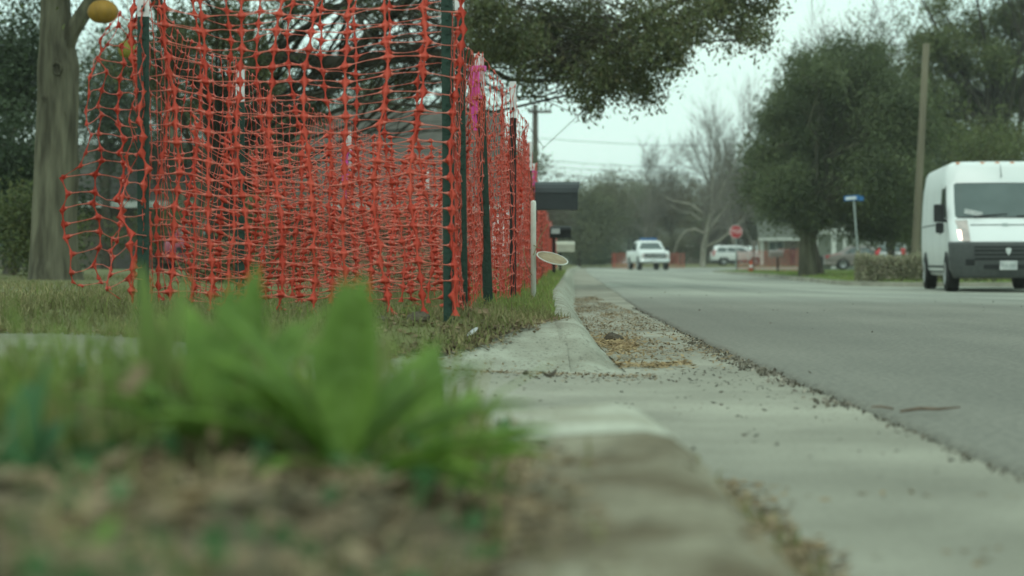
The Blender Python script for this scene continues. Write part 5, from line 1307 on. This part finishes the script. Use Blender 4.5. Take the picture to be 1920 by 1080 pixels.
# far end of the street
FGp = 'trees at the far end of the street'
zf = lambda x, y: float(zb(x, y)) + .1
def far_tree(label, px, top, d, wpx, m, seed, n=90, leaf=.2, zt=.2, name='broadleaf_tree'): return shrub(label, px, top, d, wpx, M[m], seed, name, 'tree', leaf * 1.05, n * 2, 120, zf, 'bark_d', FGp, 1.0, zt)
far_tree('olive tree at the far left kerb just right of the mailbox', 1085, 345, 150, 130, 'leaf_gr', 501, 100, .17, .08)
far_tree('brown tipped tree behind the far crossing left of the pickup', 1135, 325, 215, 120, 'leaf_br', 502, 90, .22, .08)
far_tree('round topped tree straight above the pickup truck', 1178, 330, 235, 110, 'leaf_br', 503, 90, .22, .08)
far_tree('grey green tree behind the pickup truck', 1215, 345, 225, 130, 'leaf_gr', 504, 90, .22, .08)
far_tree('grey green tree right of the pickup behind the pale sycamore', 1275, 340, 220, 130, 'leaf_gr', 505, 90, .22, .08)
far_tree('olive tree behind the stop sign', 1370, 345, 205, 170, 'leaf_br', 506, 100, .21, .1)
far_tree('dark bush at the far left kerb by the road end', 1100, 478, 160, 60, 'leaf_dk', 507, 40, .12, .02, 'shrub')
far_tree('dark tree behind the grey roofed house', 1440, 300, 190, 160, 'oak2', 508, 100, .2, .1)
far_tree('grey green tree at the road end left of the crossing', 1045, 400, 170, 120, 'leaf_gr', 509, 80, .2, .1)
far_tree('tall dim tree far behind the carport', 1640, 330, 175, 230, 'oak2', 510, 110, .2, .1)
far_tree('tall dim tree far behind the silver hatchback', 1680, 300, 160, 230, 'oak2', 511, 110, .19, .1)
far_tree('broad dim tree far behind the van', 1850, 250, 150, 330, 'leaf_gr', 512, 130, .19, .1)
M['leaf_tw'] = mat('dull_brown_leaves', (.165, .14, .085), (.12, .10, .06), .4, .8, 0, 1, .15, .35, .15)
far_tree('dull brown crowned tree above the stop sign', 1375, 285, 178, 140, 'leaf_tw', 515, 80, .15, .35)
far_tree('dull brown tree left of the broad dark oak', 1425, 300, 182, 110, 'leaf_tw', 516, 60, .15, .3)
far_tree('dull brown tree behind the limbs of the pale bare tree', 1260, 300, 190, 130, 'leaf_tw', 517, 45, .13, .2)
far_tree('grey green shrub hiding most of the small gabled house', 1325, 425, 196, 60, 'leaf_gr', 518, 30, .13, .05, 'shrub')
far_tree('olive shrub behind the pickup truck at the crossing', 1262, 440, 186, 60, 'leaf_br', 519, 30, .13, .05, 'shrub')
far_tree('low dark bush behind the orange net left of the pickup', 1145, 455, 205, 90, 'leaf_dk', 520, 40, .13, .02, 'shrub')
far_tree('low olive bush at the road end right of the small mailboxes', 1085, 440, 210, 90, 'leaf_gr', 521, 40, .13, .02, 'shrub')
far_tree('low dim bush behind the tail of the pickup', 1200, 450, 208, 90, 'leaf_dk', 522, 40, .13, .02, 'shrub')
# bare trees
bare_tree('bare_tree', 'tall pale barked bare tree with long limbs right of the pickup truck', (14.9, 150, zf(14.9, 150)), 14, .25, 601, M['bark_p'], M['twig'], (7, 7, 6, 5), .60, .45, .3, FGp, trunk_frac=.50, rmin=.011,
          extra=[(np.array([(.1, 0, 2.6), (-.6, -.1, 2.95), (-1.4, -.1, 2.75), (-2.0, -.1, 1.9), (-2.3, -.1, .9)]), np.array([.09, .08, .065, .05, .03])), (np.array([(-.1, 0, 3.6), (-.9, 0, 4.2), (-1.7, 0, 4.3), (-2.6, 0, 4.9)]), np.array([.07, .055, .04, .02])),
                 (np.array([(0, 0, 4.2), (-1, 0, 4.9), (-2.2, 0, 5.1), (-3.2, 0, 5.6)]), np.array([.09, .07, .05, .03])), (np.array([(.1, 0, 2.7), (1.2, 0, 3.1), (2.4, 0, 2.9), (3.2, 0, 3.6)]), np.array([.09, .07, .05, .03]))])
bare_tree('bare_tree', 'bare tree with two rising stems behind the stop sign', (20.2, 172, zf(20, 172)), 14, .2, 602, M['twig'], M['twig'], (7, 6, 6, 4), .55, .55, .3, FGp, trunk_frac=.46, rmin=.012)
bare_tree('bare_tree', 'slim bare tree between the stop sign and the big oak', (21.8, 176, zf(21.8, 176)), 15.5, .2, 603, M['twig'], M['twig'], (7, 6, 6, 4), .5, .65, .3, FGp, trunk_frac=.46, rmin=.012)
bare_tree('bare_tree', 'bare rounded tree left of the pale barked tree', (12.6, 178, zf(12, 178)), 13, .22, 604, M['twig'], M['twig'], (8, 7, 6, 5), .7, .4, .25, FGp, trunk_frac=.38, rmin=.016)
bare_tree('bare_tree', 'dense brownish twiggy tree behind the white car', (20.6, 186, zf(20.6, 186)), 10.6, .26, 605, M['twig_b'], M['twig_b'], (9, 8, 7, 6), .85, .15, .25, FGp, trunk_frac=.33, rmin=.022)
bare_tree('bare_tree', 'second dense twiggy tree leaning to the right behind the white car', (24.2, 188, zf(24.2, 188)), 10.8, .24, 606, M['twig_b'], M['twig_b'], (9, 8, 7, 6), .85, .15, .25, FGp, trunk_frac=.33, rmin=.022)
bare_tree('bare_tree', 'grey twiggy round tree above the dark mailboxes on the left', (1.55, 88, float(zl(1.5, 88))), 5.8, .16, 607, M['twig'], M['twig'], (8, 7, 6, 4), .8, .25, .25, FGp, trunk_frac=.34)
bare_tree('bare_tree', 'thin bare tree beside the dark utility pole', (.4, 92, float(zl(.4, 92))), 8.0, .13, 608, M['twig'], M['twig'], (6, 6, 5, 4), .55, .6, .3, FGp, trunk_frac=.4)

# right-hand live oak and the tall trees over the van
bx = (9.85, 64, float(zr_(9.85, 64))); g = rs(701); items = []
for (px, py, rx, rz, n) in [(1470, 300, .9, 1.0, 46), (1450, 380, .5, .5, 18), (1510, 230, 1.1, 1.1, 60), (1530, 150, .8, .6, 34), (1490, 200, .6, .6, 24), (1580, 300, 1.4, 1.2, 80), (1600, 190, 1.2, .8, 56), (1660, 330, 1.2, 1.1, 60), (1690, 220, 1.1, .8, 50), (1560, 380, 1.2, .45, 44), (1640, 420, 1.0, .35, 32), (1520, 400, .8, .35, 26), (1620, 130, .7, .4, 22), (1700, 420, .6, .5, 22), (1480, 350, .8, .6, 30), (1540, 330, 1.2, .8, 50), (1690, 330, .9, 1.0, 50), (1720, 250, .7, .8, 36), (1600, 250, 1.4, .9, 60), (1720, 380, .6, .6, 30), (1650, 160, .9, .6, 34), (1425, 290, .3, .35, 8), (1460, 185, .32, .3, 8), (1500, 125, .3, .3, 8), (1585, 92, .3, .25, 7), (1640, 100, .35, .25, 8), (1420, 350, .25, .3, 7), (1555, 110, .35, .25, 8), (1440, 230, .3, .4, 9)]:
    items.append((px, py, 65 + 1.5 * g.randn(), rx, 1.4, rz, n))
leafy_tree('live_oak', 'broad dark evergreen oak with thick trunk on the lawn across the road', bx, [(0, 0, -.2), (.0, 0, .3), (-.02, 0, 1.0), (.05, 0, 1.5), (.2, 0, 2.2), (.6, .3, 3.2), (1.2, .5, 4.4)], lobes_at(bx, items), M['bark'], M['oak2'], 702, .115, .055, 95, .27, .36, .12, droop=.3, twigs=.5, nclump_scale=2.1, limb_k=.6,
           extra=[(np.array([(0, 0, 1.1), (-.35, 0, 1.8), (-.9, .1, 2.6), (-1.3, .3, 3.4)]), np.array([.2, .17, .12, .07])), (np.array([(.1, 0, 1.4), (.6, 0, 2.0), (1.4, .2, 2.4), (2.6, .4, 2.9)]), np.array([.18, .15, .11, .06]))])
bx = (14.9, 82, float(zr_(14.9, 82))); items = []
for (px, py, rx, rz, n) in [(1760, 90, .9, .8, 26), (1830, 60, 1.1, .9, 34), (1900, 40, 1.2, 1.0, 40), (1740, 190, 1.0, .8, 40), (1820, 190, .9, .6, 26), (1900, 180, 1.1, .7, 34), (1790, 270, 1.3, .8, 60), (1880, 270, 1.4, .8, 60), (1760, 20, .6, .6, 12), (1880, -60, 1.4, .9, 40), (1960, 100, 1.4, 1.6, 60), (1715, 150, .6, .7, 26), (1740, 80, .7, .5, 20), (1700, 230, .6, .7, 26), (1760, 240, .8, .6, 30), (1800, 120, .8, .6, 24), (1870, 110, .9, .6, 26)]:
    items.append((px, py, 82 + 1.5 * g.randn(), rx, 1.5, rz, n))
limb = lambda pts, r0, r1: (np.array([tuple(at(*q) - Vector(bx)) for q in pts]), np.linspace(r0, r1, len(pts)))
leafy_tree('broadleaf_tree', 'tall open crowned tree with sky gaps rising above the white van', bx, [(6.6, 0, -.2), (6.5, 0, 2.5), (6.0, 0, 4.2), (5.6, 0, 6.0), (5.4, 0, 8.0)], lobes_at(bx, items), M['bark_d'], M['leaf_m'], 712, .15, .07, 48, .27, .30, .14, droop=.2, twigs=.6, nclump_scale=1.9, group='tall trees over the van',
           extra=[limb([(1880, 320, 82), (1850, 220, 82), (1800, 130, 82), (1760, 60, 82), (1730, 0, 82)], .14, .04), limb([(1900, 320, 82), (1880, 200, 82), (1850, 100, 82), (1830, -10, 82)], .12, .05), limb([(1910, 260, 82), (1925, 120, 82), (1915, 0, 82)], .12, .06), limb([(1850, 220, 82), (1770, 190, 82), (1710, 130, 82)], .07, .02)])
shrub('light green bushy tree close behind the roof of the white van', 1860, 200, 74, 330, M['leaf_m'], 721, 'broadleaf_tree', 'tree', .13, 190, 60, zr_, 'bark_d', 'tall trees over the van', 1.0, .12)
shrub('olive tree filling the sky between the utility pole and the broad oak', 1712, 60, 84, 250, M['leaf_m'], 723, 'broadleaf_tree', 'tree', .13, 120, 70, zr_, 'bark_d', 'tall trees over the van', 1.0, .25)
shrub('high olive crowned tree at the right edge above the van', 1880, -60, 90, 420, M['leaf_m'], 724, 'broadleaf_tree', 'tree', .14, 120, 70, zr_, 'bark_d', 'tall trees over the van', 1.0, .35)
shrub('dark shaded tree between the pole and the white van', 1745, 260, 78, 230, M['leaf_dk'], 722, 'broadleaf_tree', 'tree', .13, 150, 60, zr_, 'bark_d', 'tall trees over the van', 1.0, .12)
bare_tree('bare_tree', 'bare twiggy tree against the sky at the top right', (16.9, 86, zf(16.9, 86)), 12.5, .2, 731, M['bark_d'], M['twig_b'], (8, 7, 6, 5), .55, .6, .3, 'tall trees over the van', trunk_frac=.42, rmin=.012)
bare_tree('bare_tree', 'bare twiggy tree top behind the broad dark oak', (11.6, 72, zf(11.6, 72)), 8.9, .16, 732, M['bark_d'], M['twig_b'], (8, 7, 6, 4), .6, .6, .3, 'tall trees over the van', trunk_frac=.42, rmin=.012)

# short grass on the corner lawn across the road
P = patch(801, 16000, 8.1, 20, 43.8, 108, lambda X, Y: zb(X, Y) + .126, lambda X, Y: (X > np.interp(Y, [43, 44.6, 48.5, 58, 70, 90, 107], [9.5, 8.6, 8.4, 9.1, 9.9, 10.8, 11.6])) * (50 / Y) ** 2)
g = rs(802); blades('grass', P, .04 + .05 * g.rand(len(P)), .02 + .012 * g.rand(len(P)), M['grass'], 803, .8, label='short green grass of the corner lawn across the road')

# ------------------------------------------------------------------ thin humid air
hz = bpy.data.materials.new('haze_air'); hz.use_nodes = True
hn, hl = hz.node_tree.nodes, hz.node_tree.links
hn.clear(); ho = hn.new('ShaderNodeOutputMaterial'); hv = hn.new('ShaderNodeVolumePrincipled')
hv.inputs['Color'].default_value = (.93, .96, .93, 1); hv.inputs['Density'].default_value = .0006; hv.inputs['Anisotropy'].default_value = .2
hl.new(hv.outputs[0], ho.inputs['Volume'])
o = MB().box((0, 435, 14), (940, 960, 31)).build('haze', hz); tag(o, 'thin pale air over the whole street', 'haze', kind='stuff')
